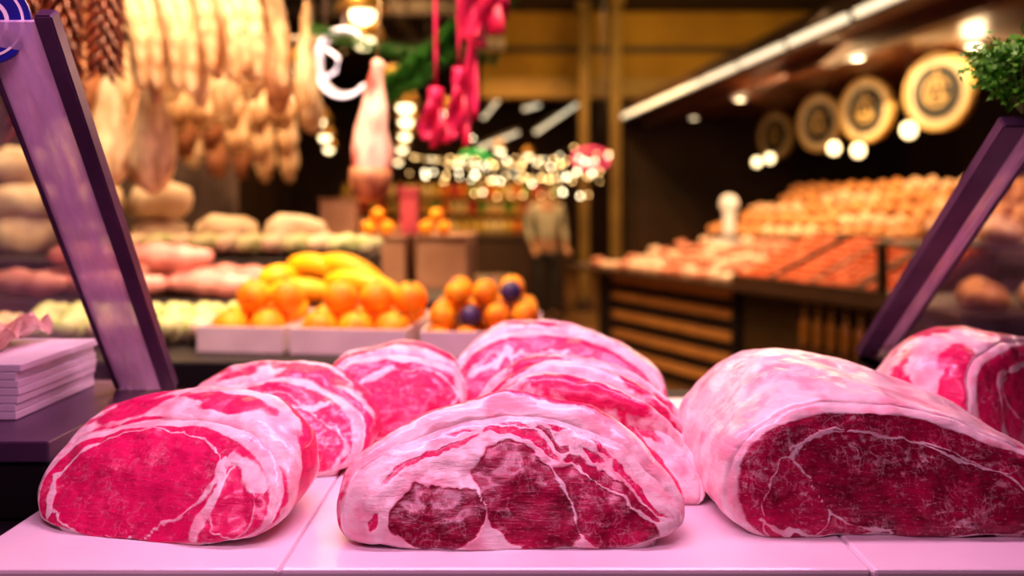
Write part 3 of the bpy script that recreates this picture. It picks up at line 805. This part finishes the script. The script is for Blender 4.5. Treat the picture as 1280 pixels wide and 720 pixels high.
def garland(pts, r, label, n=900, top=4.2):
    root = empty('green_garland', pts[0])
    P0 = Vector(pts[0]); ps = [Vector(p)-P0 for p in pts]
    V = []; F = []
    for i in range(n):
        t = random.random()*(len(ps)-1); k_ = int(t); f = t-k_
        c = ps[k_].lerp(ps[min(k_+1, len(ps)-1)], f)
        d = Vector((random.gauss(0, 1), random.gauss(0, 1), random.gauss(0, 1))).normalized()
        o = d.orthogonal().normalized()*r*.07
        b = len(V); V += [c-o, c+o, c+d*r+o*.3, c+d*r-o*.3]; F.append((b, b+1, b+2, b+3))
    mesh_obj('needles', V, F, M_green, root)['kind'] = 'stuff'
    tube('wire', ps, .006, M_darkw, root, seg=6)
    for p in (ps[0], ps[-1]): tube('hanging_cord', [p, Vector((p.x, p.y, top-P0.z))], .002, M_black, root, seg=5)
    tag(root, label, 'garland', 'green garlands')
garland([(-.40, 2.67, 1.84), (-.32, 2.67, 1.89), (-.22, 2.67, 1.97), (-.12, 2.67, 2.06), (-.03, 2.67, 2.14)], .055, 'dense green pine garland strung above the aisle', 2400)
garland([(-.66, 2.8, 2.06), (-.45, 2.8, 2.0), (-.28, 2.8, 1.98), (-.05, 2.8, 1.96)], .03, 'thin green pine garland strung above the aisle', 1200)
cr = empty('crescent_sign', (-.615, 3.12, 2.0), (0, 0, R(-8)))
V = []; F = []
n = 30
for i in range(n+1):
    a = R(50+270*i/n); th = .006+.022*math.sin(math.pi*i/n)
    for y in (-.012, .012):
        V += [(.125*math.cos(a)*.85, y, .125*math.sin(a)), ((.125-th)*math.cos(a)*.85, y, (.125-th)*math.sin(a))]
for i in range(n):
    a = 4*i; b = 4*(i+1)
    F += [(a, b, b+1, a+1), (a+2, a+3, b+3, b+2), (a, a+2, b+2, b), (a+1, b+1, b+3, a+3)]
mesh_obj('crescent_panel', V, F, mat('frosted_lilac_panel', (.6, .55, .65), (.4, .34, .45), scale=30, emit=.35, emit_col=(.80, .72, .9)), cr)
M_cn = mat('glowing_white_outline', (.9, .85, 1), emit=1.0, emit_col=(.85, .78, 1))
tube('outline_tube', [(.125*math.cos(R(50+270*i/n))*.85, -.014, .125*math.sin(R(50+270*i/n))) for i in range(n+1)], .005, M_cn, cr, seg=8)
tube('inner_scroll', [(-.06, 0, .05), (-.02, 0, .02), (-.03, 0, -.03), (-.07, 0, -.05)], .006, M_cn, cr, seg=8)
lathe('hanging_rod', [(.004, .12), (.004, 2.2)], M_steel, cr, seg=6)
tag(cr, 'glowing outlined white crescent sign hanging from the ceiling', 'sign')

# ------------------------------------------------------------------ second stall
s2 = empty('market_counter', (-.9, 3.3, 0))
box('counter_body', (-1.3, 0, .001), (.85, .7, 1.12), M_darkw, s2, bevel=.01)
box('counter_top', (-1.33, -.03, 1.12), (.88, .73, 1.15), M_soffit, s2, bevel=.005)
tag(s2, 'dark wooden market counter behind the fruit stand', 'counter')
cb = empty('cardboard_box', (-.52, 3.36, 1.151))
Mcb = mat('brown_cardboard', (.36, .20, .13), (.28, .14, .09), scale=8, rough=.8)
box('box_body', (-.10, -.001, 0), (.10, .2, .20), Mcb, cb, bevel=.004)
box('flap', (-.11, -.01, .20), (.11, .06, .208), Mcb, cb, bevel=.002); box('flap', (-.11, .14, .20), (.11, .21, .208), Mcb, cb, bevel=.002)
tag(cb, 'brown cardboard box on the wooden counter', 'box', 'cardboard boxes')
for x, y in ((-.28, 3.37), (-.76, 3.40)): dup(cb, (x, y, 1.151), (0, 0, random.uniform(-.05, .05)))
for x, y, z, sc in ((-.26, 3.60, 1.151, 1), (-.52, 3.62, 1.151, 1.1), (-.78, 3.64, 1.151, 1.25), (-.70, 3.42, 1.361, .7)): dup(cb, (x, y, z), (0, 0, random.uniform(-.05, .05)), sc)
for i, (x, z, s) in enumerate(((-.57, 1.390, .8), (-.50, 1.390, .8), (-.34, 1.390, .8), (-.27, 1.390, .75), (-.535, 1.44, .75), (-.30, 1.44, .7))):
    o = dup(org, (x, 3.40, z), (0, 0, i), s); o['group'] = 'oranges on the cardboard boxes'; o['label'] = 'round orange on top of a cardboard box'
rb = empty('gift_box', (-.42, 3.50, 1.36))
box('box_body', (-.035, -.03, 0), (.035, .03, .16), M_redp, rb, bevel=.003); box('lid', (-.04, -.034, .16), (.04, .034, .19), M_redp, rb, bevel=.003)
tag(rb, 'rose red carton standing on a cardboard box', 'box')
for i in range(9):
    loin(-2.0+i*.125, 3.5, 1.151, .2, .05, 88+6*math.sin(i), M_pale if i % 3 else M_smoke, 'cured_loin', 'thick cured loin lying on the wooden counter', 'meat', 'cured loins on the counter')

# ------------------------------------------------------------------ right stall
ex = Vector((-.47, .883, 0)); ex.normalize(); ey = Vector((.883, .47, 0)); ey.normalize(); A0 = Vector((2.24, 4.7, 0))
yw = math.atan2(-ex.y, -ex.x)
def W(t, s, z): p = A0+ex*t+ey*s; return (p.x, p.y, z)
M_gloss = mat('glossy_dark_panel', (.05, .035, .018), (.03, .02, .012), scale=2, rough=.12, coat=.6)
tb = empty('bakery_table', W(0, 0, 0), (0, 0, yw))
box('table_top', (-3.75, 0, .86), (.2, 1.08, .90), M_darkw, tb, bevel=.005)
box('table_base', (-3.6, .30, .001), (.15, 1.05, .86), M_dark, tb)
box('table_edge', (-3.76, -.015, .865), (.21, -.001, .905), M_darkw, tb)
for z in (.10, .27, .44, .61, .76): box('base_slat', (-3.3, .24, z), (-1.75, .299, z+.065), M_wood, tb, bevel=.004)
box('front_panel', (-1.65, .26, .05), (.15, .299, .84), M_gloss, tb, bevel=.004)
for x in (-3.35, -1.72, -.75, .13): box('base_post', (x, .22, .001), (x+.05, .2995, .86), M_dark, tb)
tag(tb, 'long dark wooden table with slatted base carrying goods', 'table')
M_bot = mat('brown_bottle_glass', (.30, .14, .03), (.18, .08, .02), rough=.12, coat=.5)
tag(box('low_shelf', (-1.1, .02, .50), (.12, .22, .53), M_darkw, loc=W(0, 0, 0), rot=(0, 0, yw)), 'dark low shelf under the table', 'shelf')
bt = empty('bottle', W(.05, .13, .531))
lathe('bottle_body', [(.03, 0), (.036, .01), (.036, .16), (.014, .21), (.013, .27)], M_bot, bt, seg=14)
lathe('cap', [(.015, .265), (.015, .285)], M_gold, bt, seg=12)
tag(bt, 'brown glass bottle on the shelf under the table', 'bottle', 'bottles under the table')
for i in range(1, 9): dup(bt, W(.05+.11*i, .13, .531))
NS = 5
for j in range(1, NS):
    o = box('display_riser', (-(1.9-.12*j), 0, 0), (0, .19, .05*j), M_darkw, loc=W(1.6, .10+.2*j, .901), rot=(0, 0, yw))
    tag(o, 'dark wooden riser under rows of wrapped cuts', 'riser', 'table risers')
prf = [(.01, 0), (.05, .002), (.066, .02), (.064, .045), (.045, .065), (.01, .072)]
pk = empty('wrapped_meat_pack', (0, 0, 0))
lathe('pack_body', prf, M_pack, pk, seg=18, squash=(1.15, .85), wob=.012)
tag(pk, 'pinkish wrapped meat piece on the dark table', 'meat', 'wrapped cuts on the table')
pk2 = empty('wrapped_meat_pack', (0, 0, 0))
lathe('pack_body', prf, M_pack2, pk2, seg=18, squash=(.9, 1.1), wob=.014)
tag(pk2, 'cream coloured wrapped meat piece on the dark table', 'meat', 'wrapped cuts on the table')
first = {0: True, 1: True}
for j in range(NS):
    t = 1.66+.03*(j % 2)
    while t < 1.55+1.9-.12*j:
        if j == 4 and 2.45 < t < 2.85: t += .13; continue
        s = .19+.2*j if j else .14
        wh = random.random() < (.25+.5*(t-1.4)/2)
        src = pk2 if wh else pk
        loc = W(t, s, .902+.05*j)
        if first[int(wh)]: src.location = loc; first[int(wh)] = False
        else: dup(src, loc, (0, 0, yw+random.uniform(-.4, .4)), (random.uniform(.8, 1.0), random.uniform(.8, 1.1), random.uniform(.7, 1.3)))
        t += random.uniform(.13, .16)
bn = empty('sloped_display_bin', W(.82, .40, .901), (0, 0, yw))
box('bin_front', (-.72, -.35, 0), (.72, -.32, .07), M_darkw, bn, bevel=.004)
v = [(-.71, -.32, .001), (.71, -.32, .001), (.71, .45, .001), (-.71, .45, .001), (-.71, -.32, .03), (.71, -.32, .03), (.71, .45, .30), (-.71, .45, .30)]
f = [(3, 2, 1, 0), (4, 5, 6, 7), (0, 1, 5, 4), (1, 2, 6, 5), (2, 3, 7, 6), (3, 0, 4, 7)]
mesh_obj('bin_slope', v, f, M_soffit, bn); box('bin_back', (-.72, .45, 0), (.72, .47, .36), M_darkw, bn, bevel=.004)
for x in (-.36, 0, .36):
    v = [(x-.01, -.32, .03), (x+.01, -.32, .03), (x+.01, .45, .30), (x-.01, .45, .30), (x-.01, -.32, .09), (x+.01, -.32, .09), (x+.01, .45, .37), (x-.01, .45, .37)]
    mesh_obj('bin_divider', v, f, M_darkw, bn)
tag(bn, 'wooden sloped bin holding orange brown sausages', 'bin')
bly = ey; blx = -ex; bo = Vector(W(.82, .40, .901)); sz = None
for j in range(8):
    for i in range(18):
        lx = -.66+i*.0775; ly = -.27+j*.095; z = .03+(ly+.32)*.35+.022
        if min(abs(lx), abs(abs(lx)-.36)) < .03: continue
        p = bo+blx*lx+bly*ly+Vector((0, 0, z))
        if sz is None:
            n = 10
            pts = [(.06*(k_/n-.5)*2, 0, .006*math.sin(k_)) for k_ in range(n+1)]
            rad = [max(.003, .031*(math.sin(math.pi*(.05+.9*k_/n)))**.5) for k_ in range(n+1)]
            sz = tube('smoked_sausage', pts, rad, M_smoke, None, seg=10)
            sz.location = p; sz.rotation_euler = (0, 0, yw+1.4)
            tag(sz, 'short orange brown smoked sausage in the bin', 'sausage', 'smoked sausages in the bin')
        else: dup(sz, p, (random.uniform(-.2, .2), random.uniform(-.3, .1), yw+1.5+random.uniform(-.3, .3)), random.uniform(.95, 1.1))
ws = empty('weighing_scale', W(2.62, .99, 1.105), (0, 0, yw*.5))
box('scale_body', (-.10, -.08, 0), (.10, .08, .07), M_white, ws, bevel=.01)
box('pan', (-.12, -.10, .078), (.12, .10, .09), M_steel, ws, bevel=.004)
box('column', (-.05, .05, .09), (.05, .09, .34), M_white, ws, bevel=.01)
lathe('display_head', [(.03, 0), (.08, .004), (.085, .03), (.07, .045), (.02, .05)], M_white, ws, seg=24, loc=(0, .09, .36), rot=(R(90), 0, 0))
tag(ws, 'white upright weighing scale with round head', 'scale')

rk = empty('bakery_rack', W(1.35, 1.14, 0), (0, 0, yw))
for r_ in range(5):
    box('shelf_step', (-1.75, .26*r_, 1.10+.095*r_), (1.3, .26*r_+.26, 1.17+.095*r_), M_darkw, rk, bevel=.004)
for xx in (-1.75, 1.24):
    box('leg', (xx, .02, .001), (xx+.06, .08, 1.10), M_darkw, rk); box('leg', (xx, 1.22, .001), (xx+.06, 1.28, 1.48), M_darkw, rk)
tag(rk, 'stepped dark wooden bakery rack full of loaves', 'rack')
def bun(m, lab, wob, sq):
    b = empty('bread_loaf', (0, 0, 0))
    lathe('crust', [(.01, 0), (.065, .003), (.088, .025), (.088, .045), (.070, .075), (.035, .094), (.004, .098)], m, b, seg=26, wob=wob, squash=sq)
    lathe('scored_top', [(.024, .084), (.028, .095), (.012, .100), (.002, .100)], M_bread2, b, seg=12, squash=(sq[0]*1.3, sq[1]*.5))
    tag(b, lab, 'bread', 'loaves on the bakery rack'); return b
bunA = bun(M_bread, 'rough golden brown loaf on the rack', .024, (1.3, .82)); bunB = bun(M_bread2, 'pale floury loaf on the rack', .024, (1.2, .85))
fst = [True, True]
for r_ in range(5):
    t = .13+.04*(r_ % 2)
    while t < 3.05:
        s = 1.14+.26*r_+.13; z = 1.171+.095*r_
        q = 1 if int(t*1.6+r_) % 3 == 0 else 0
        src = (bunA, bunB)[q]
        loc = W(t, s, z)
        hgt = 1.15+.45*(1-min(1, t/2.4))
        if fst[q]: src.location = loc; src.rotation_euler = (0, 0, yw+1.57); fst[q] = False
        else: dup(src, loc, (0, 0, yw+random.choice((0, 3.14))+1.57+random.uniform(-.2, .2)), (random.uniform(.9, 1.05), random.uniform(.95, 1.12), random.uniform(.85, 1.1)*hgt))
        t += .162
nt_ = empty('bread_table', (2.1, 3.4, 0))
box('table_top', (-.5, -.35, 1.06), (.7, .35, 1.09), M_darkw, nt_, bevel=.004)
box('shelf', (-.5, .05, 1.30), (.7, .35, 1.32), M_darkw, nt_, bevel=.004)
box('table_body', (-.45, -.3, .001), (.65, .3, 1.06), M_dark, nt_)
for xx in (-.5, .67): box('upright', (xx, .30, 1.09), (xx+.03, .35, 1.30), M_darkw, nt_)
tag(nt_, 'dark bread table seen through the display glass', 'table')
for i in range(8):
    row = i // 4
    d = dup(bunB if i % 2 else bunA, (1.76+(i % 4)*.24+.05*row, 3.2+row*.38, 1.092+row*.23), (0, 0, 1.5), 1.1)
    d['label'] = 'pale rough loaf on the bread table'; d['group'] = 'loaves on the bread table'

# ------------------------------------------------------------------ far area
fc = empty('distant_stall', (-.2, 11.2, 0))
box('stall_body', (-2.2, 0, .001), (.9, .8, 1.0), M_darkw, fc, bevel=.01)
box('stall_top', (-2.25, -.05, 1.0), (.95, .85, 1.05), M_darkw, fc, bevel=.01)
box('back_shelf', (-2.2, .75, 1.05), (.9, .8, 1.75), M_wallD, fc)
for z in (1.30, 1.52): box('shelf_board', (-2.2, .5, z), (.9, .75, z+.02), M_wood, fc)
tag(fc, 'distant dark stall with wooden shelves of jars', 'stall')
cols = [(.7, .2, .03), (.6, .4, .1), (.5, .05, .04), (.15, .3, .05), (.7, .55, .3)]
jm = [mat('jar_contents_%s' % n_, c, rough=.3) for n_, c in zip(('amber', 'mustard', 'red', 'green', 'cream'), cols)]
for row, (yy, zz) in enumerate(((11.4, 1.051), (11.82, 1.321), (11.82, 1.541))):
    for i in range(24):
        j = empty('jar', (-2.3+i*.125, yy, zz))
        k_ = random.randrange(5)
        lathe('jar_body', [(.04, 0), (.05, .01), (.05, .13), (.035, .16)], jm[k_], j, seg=12)
        lathe('lid', [(.038, .16), (.038, .185)], M_gold, j, seg=12)
        tag(j, 'small glass jar with brass lid on the distant stall', 'jar', 'jars on the distant stall')
rr = random.Random(11)
bl = tag(lathe('string_light_bulb', ball_profile(.014, 8), M_bulb3, seg=12), 'tiny warm bulb of a string light', 'light bulb', 'string light bulbs')
bl2 = tag(lathe('string_light_bulb', ball_profile(.016, 8), M_bulb4, seg=12), 'tiny pale bulb of a string light', 'light bulb', 'string light bulbs')
fl = [True, True]
for srow, (x0, x1, z0, y, sag, nb_) in enumerate(((-1.1, 1.05, 1.98, 9.7, .08, 17), (-1.2, 1.1, 1.86, 10.3, .08, 17), (-1.3, 1.2, 2.08, 10.8, .12, 15), (-.9, 1.0, 1.74, 9.3, .05, 13), (-.6, 1.1, 2.4, 12.5, .3, 9), (-1.3, 1.2, 2.12, 13.4, .1, 13), (-.3, 1.3, 1.95, 14.5, .08, 12), (-.5, 1.0, 1.6, 10.9, .05, 10))):
    pts = []
    for i in range(nb_):
        t = i/(nb_-1); x = x0+t*(x1-x0)+rr.uniform(-.05, .05); z = z0-sag*4*t*(1-t)+rr.uniform(-.04, .04)
        pts.append((x, y, z+.018))
        q = 1 if rr.random() < .35 else 0
        src = (bl, bl2)[q]
        if fl[q]: src.location = (x, y, z); fl[q] = False
        else: dup(src, (x, y, z), scale=rr.uniform(.6, 1.5))
    pts = [(x0, y, 4.2)]+pts+[(x1, y, 4.2)]
    tag(tube('light_string', pts, .004, M_black, None, seg=5), 'thin black wire carrying tiny warm bulbs', 'string light', 'string lights')
def ftube(a, b):
    a = Vector(a); b = Vector(b)
    o = empty('tube_light', a)
    tube('lamp_tube', [Vector((0, 0, 0)), b-a], .03, M_tube, o, seg=10)
    tube('lamp_housing', [Vector((0, 0, .05)), b-a+Vector((0, 0, .05))], .025, M_black, o, seg=8)
    tube('cord', [(b-a)/2+Vector((0, 0, .05)), (b-a)/2+Vector((0, 0, 4.2-(a.z+b.z)/2))], .004, M_black, o, seg=5)
    tag(o, 'glowing white tube light hanging from the ceiling', 'tube light', 'tube lights')
ftube((-.42, 12.6, 2.72), (-.22, 13.2, 3.05)); ftube((.35, 12.6, 2.5), (1.0, 13.2, 2.98)); ftube((.2, 13.6, 2.95), (.45, 14.4, 3.1)); ftube((-.55, 14, 2.35), (0.1, 14.6, 2.65))
nr = empty('neon_sign', (1.0, 10.8, 2.02))
pts = [(.22*math.cos(a/24*6.283), 0, .13*math.sin(a/24*6.283)) for a in range(25)]
tube('neon_loop', pts, .022, M_neonp, nr, seg=8)
tube('neon_bar', [(-.14, 0, 0), (.14, 0, 0)], .02, M_neonp, nr, seg=8)
tube('cord', [(0, 0, .13), (0, 0, 2.17)], .004, M_black, nr, seg=5)
tag(nr, 'oval pink neon sign hanging above the aisle', 'neon sign')
ng = empty('neon_sign', (-.55, 12.0, 2.05)); tube('neon_bar', [(-.2, 0, 0), (-.1, 0, .12), (.1, 0, .12), (.25, 0, 0)], .035, M_neong, ng, seg=8)
tube('cord', [(0, 0, .12), (0, 0, 2.14)], .004, M_black, ng, seg=5)
tag(ng, 'green neon sign above the distant stall', 'neon sign')

# ------------------------------------------------------------------ person (shopper)
def person(loc, yaw):
    root = empty('person', loc, (0, 0, yaw))
    def skin(name, verts, edges, radii, m, sub=2, parent=root):
        me = bpy.data.meshes.new(name); me.from_pydata(verts, edges, []); me.update()
        o = bpy.data.objects.new(name, me); COL.objects.link(o); o.parent = parent; me.materials.append(m)
        md = o.modifiers.new('skin', 'SKIN'); md.use_smooth_shade = True
        for i, r_ in enumerate(radii): me.skin_vertices[0].data[i].radius = (r_, r_*.85) if isinstance(r_, (float, int)) else r_
        me.skin_vertices[0].data[0].use_root = True
        s = o.modifiers.new('sub', 'SUBSURF'); s.levels = sub; s.render_levels = sub
        return o
    Msk = mat('skin_tone', (.40, .21, .13), (.36, .18, .12), scale=12, rough=.5)
    Mwh = mat('white_cotton_shirt', (.36, .33, .29), (.30, .27, .23), scale=20, rough=.8)
    Mtr = mat('dark_trousers_cloth', (.02, .018, .022), (.035, .03, .035), scale=30, rough=.8)
    Mhr = mat('dark_brown_hair', (.03, .015, .008), (.06, .03, .015), scale=60, rough=.5)
    V = [(0, 0, .98), (0, 0, 1.15), (0, .01, 1.35), (0, 0, 1.46), (0, 0, 1.53), (0, -.01, 1.62), (0, -.01, 1.72)]
    E = [(0, 1), (1, 2), (2, 3), (3, 4), (4, 5), (5, 6)]; Rr = [(.15, .11), (.13, .095), (.16, .10), (.09, .07), .05, (.075, .09), (.055, .07)]
    for sx in (-1, 1):
        b = len(V)
        V += [(sx*.19, 0, 1.42), (sx*.24, .01, 1.15), (sx*.22, -.12, .95), (sx*.21, -.18, .90)]
        E += [(2, b), (b, b+1), (b+1, b+2), (b+2, b+3)]; Rr += [.055, .042, .03, .028]
        for f_, (dx, dl_) in enumerate(((-.028, .07), (-.01, .08), (.01, .075), (.026, .06))):
            c = len(V); V += [(sx*.21+dx, -.24, .88), (sx*.21+dx, -.24-dl_*.5, .855), (sx*.21+dx, -.24-dl_*.6, .82)]
            E += [(b+3, c), (c, c+1), (c+1, c+2)]; Rr += [.011, .009, .008]
        c = len(V); V += [(sx*.21-sx*.04, -.21, .885), (sx*.21-sx*.055, -.25, .865)]; E += [(b+3, c), (c, c+1)]; Rr += [.011, .009]
        c = len(V); V += [(sx*.09, 0, .88), (sx*.10, -.02, .48), (sx*.10, .02, .10), (sx*.11, -.02, .05), (sx*.12, -.14, .035)]
        E += [(0, c), (c, c+1), (c+1, c+2), (c+2, c+3), (c+3, c+4)]; Rr += [.085, .06, .04, .042, .03]
    skin('body', V, E, Rr, Msk)
    V = [(0, 0, .93), (0, 0, 1.15), (0, .01, 1.35), (0, 0, 1.47)]; E = [(0, 1), (1, 2), (2, 3)]; Rr = [(.17, .13), (.15, .115), (.175, .12), (.08, .07)]
    for sx in (-1, 1):
        b = len(V); V += [(sx*.19, 0, 1.42), (sx*.24, .01, 1.15), (sx*.225, -.10, .98)]; E += [(2, b), (b, b+1), (b+1, b+2)]; Rr += [.07, .055, .045]
    skin('shirt', V, E, Rr, Mwh)
    V = [(0, 0, .96)]; E = []; Rr = [(.165, .125)]
    for sx in (-1, 1):
        c = len(V); V += [(sx*.09, 0, .86), (sx*.10, -.02, .48), (sx*.10, .02, .10)]; E += [(0, c), (c, c+1), (c+1, c+2)]; Rr += [.10, .075, .06]
    skin('trousers', V, E, Rr, Mtr)
    for sx in (-1, 1):
        skin('shoe', [(sx*.10, .05, .045), (sx*.11, -.05, .045), (sx*.12, -.17, .035)], [(0, 1), (1, 2)], [.05, .048, .035], M_black)
    v = ball_profile(.105, 12)
    lathe('hair', [(r_, z) for r_, z in v if z > -.03], Mhr, root, seg=20, loc=(0, .015, 1.685), squash=(.85, 1.0))
    lathe('nose', ball_profile(.016, 8), Msk, root, seg=10, loc=(0, -.11, 1.645))
    for sx in (-1, 1):
        lathe('eye', ball_profile(.012, 8), M_black, root, seg=10, loc=(sx*.03, -.088, 1.67))
        lathe('ear', ball_profile(.025, 8), Msk, root, seg=10, loc=(sx*.078, 0, 1.65), squash=(.4, .8))
    tube('mouth', [(-.025, -.092, 1.602), (0, -.098, 1.60), (.025, -.092, 1.602)], .005, M_red, root, seg=6)
    tag(root, 'person in white shirt and dark trousers standing in the aisle', 'person')
person((.42, 10.6, 0.0), R(15))

# ------------------------------------------------------------------ lights
def area(name, loc, rot, size, e, col, sy=None, spread=180):
    d = bpy.data.lights.new(name, 'AREA'); d.energy = e; d.color = col; d.size = size; d.spread = R(spread)
    if sy: d.shape = 'RECTANGLE'; d.size_y = sy
    o = bpy.data.objects.new(name, d); COL.objects.link(o); o.location = loc; o.rotation_euler = rot; return o
def point(name, loc, e, col, r=.08):
    d = bpy.data.lights.new(name, 'POINT'); d.energy = e; d.color = col; d.shadow_soft_size = r
    o = bpy.data.objects.new(name, d); COL.objects.link(o); o.location = loc; return o
def spot(name, loc, rot, e, col, ang=110, r=.05):
    d = bpy.data.lights.new(name, 'SPOT'); d.energy = e; d.color = col; d.spot_size = R(ang); d.spot_blend = .6; d.shadow_soft_size = r
    o = bpy.data.objects.new(name, d); COL.objects.link(o); o.location = loc; o.rotation_euler = rot; return o
PK = (1, .43, .70)
area('meat_lamp_over', (0, 1.05, 2.05), (0, 0, 0), 1.1, 9.2, PK, .08)
area('meat_face_fill', (-.25, .35, 1.98), (R(34), 0, R(-8)), .7, 4.8, PK, .12)  # fill added on the camera side to light the cut faces
area('fruit_fill', (-.5, 1.9, 2.45), (R(8), 0, 0), 1.2, 10, (1, .70, .44), .3, 100)  # added warm fill over the fruit stand, no fixture
area('hanging_goods_fill', (-.6, 1.35, 2.9), (R(50), 0, R(20)), .4, 22, (1, .70, .42), .3, 110)  # added fill aimed at the hanging goods, not a lamp that hangs
area('hanging_goods_fill_rear', (-1.2, 2.6, 3.1), (R(38), 0, 0), .8, 32, (1, .66, .36), .3, 140)  # second added fill for the rear rows of hams
area('aisle_fill', (-1.0, 5.0, 3.3), (0, 0, 0), 2.5, 115, (1, .60, .28), 3)  # broad warm fill added above the pendants to brighten the aisle
for x, y in ((-1.2, 8.5), (.6, 9.0), (0, 10.6)): spot('far_fill_spot', (x, y, 4.1), (0, 0, 0), 300, (1, .60, .25), 130)  # spots added under the ceiling to brighten the far area
area('far_aisle_fill', (-1.0, 15, 3.8), (0, 0, 0), 3, 180, (1, .55, .22), 4)  # warm fill added behind the header for the deep aisle
area('header_wall_fill', (2.0, 8.5, 3.3), (R(80), 0, R(8)), 3, 85, (1, .66, .22), 1)  # fill added to warm the mustard header wall
area('boxes_fill', (-.5, 2.95, 2.5), (R(18), 0, 0), .5, 7, (1, .66, .38), .2, 90)  # small fill added to brighten the cardboard boxes
area('bakery_fill', (2.9, 6.6, 2.5), (R(-12), 0, 0), 1.8, 60, (1, .64, .31), 2.2)  # added area fill for the loaves, separate from the downlights
area('table_fill', (1.5, 6.0, 2.55), (R(0), 0, 0), 1.2, 52, (1, .64, .36), 2.5)  # added area fill over the long table, no fixture
spot('slat_fill_spot', (.2, 5.0, 2.5), (R(52), 0, R(-38)), 75, (1, .64, .34), 60)  # extra spot added to light the base slats
area('sign_fill', (2.3, 7.0, 2.45), (R(90), 0, R(-75)), 2.5, 9, (1, .75, .45), .2)  # fill added on the aisle side to light the round signs
area('bread_fill', (2.1, 2.9, 2.5), (R(10), 0, 0), .8, 20, (1, .60, .48), .4)  # added fill above the bread table, no fixture
for x, y in ((2.67, 6.6), (2.49, 9.3), (3.28, 6.06)): point('downlight_glow', (x, y, 2.5), 6, (1, .7, .4))
w = bpy.data.worlds.new('world'); S.world = w; w.use_nodes = True
w.node_tree.nodes['Background'].inputs[0].default_value = (.6, .30, .20, 1); w.node_tree.nodes['Background'].inputs[1].default_value = .05
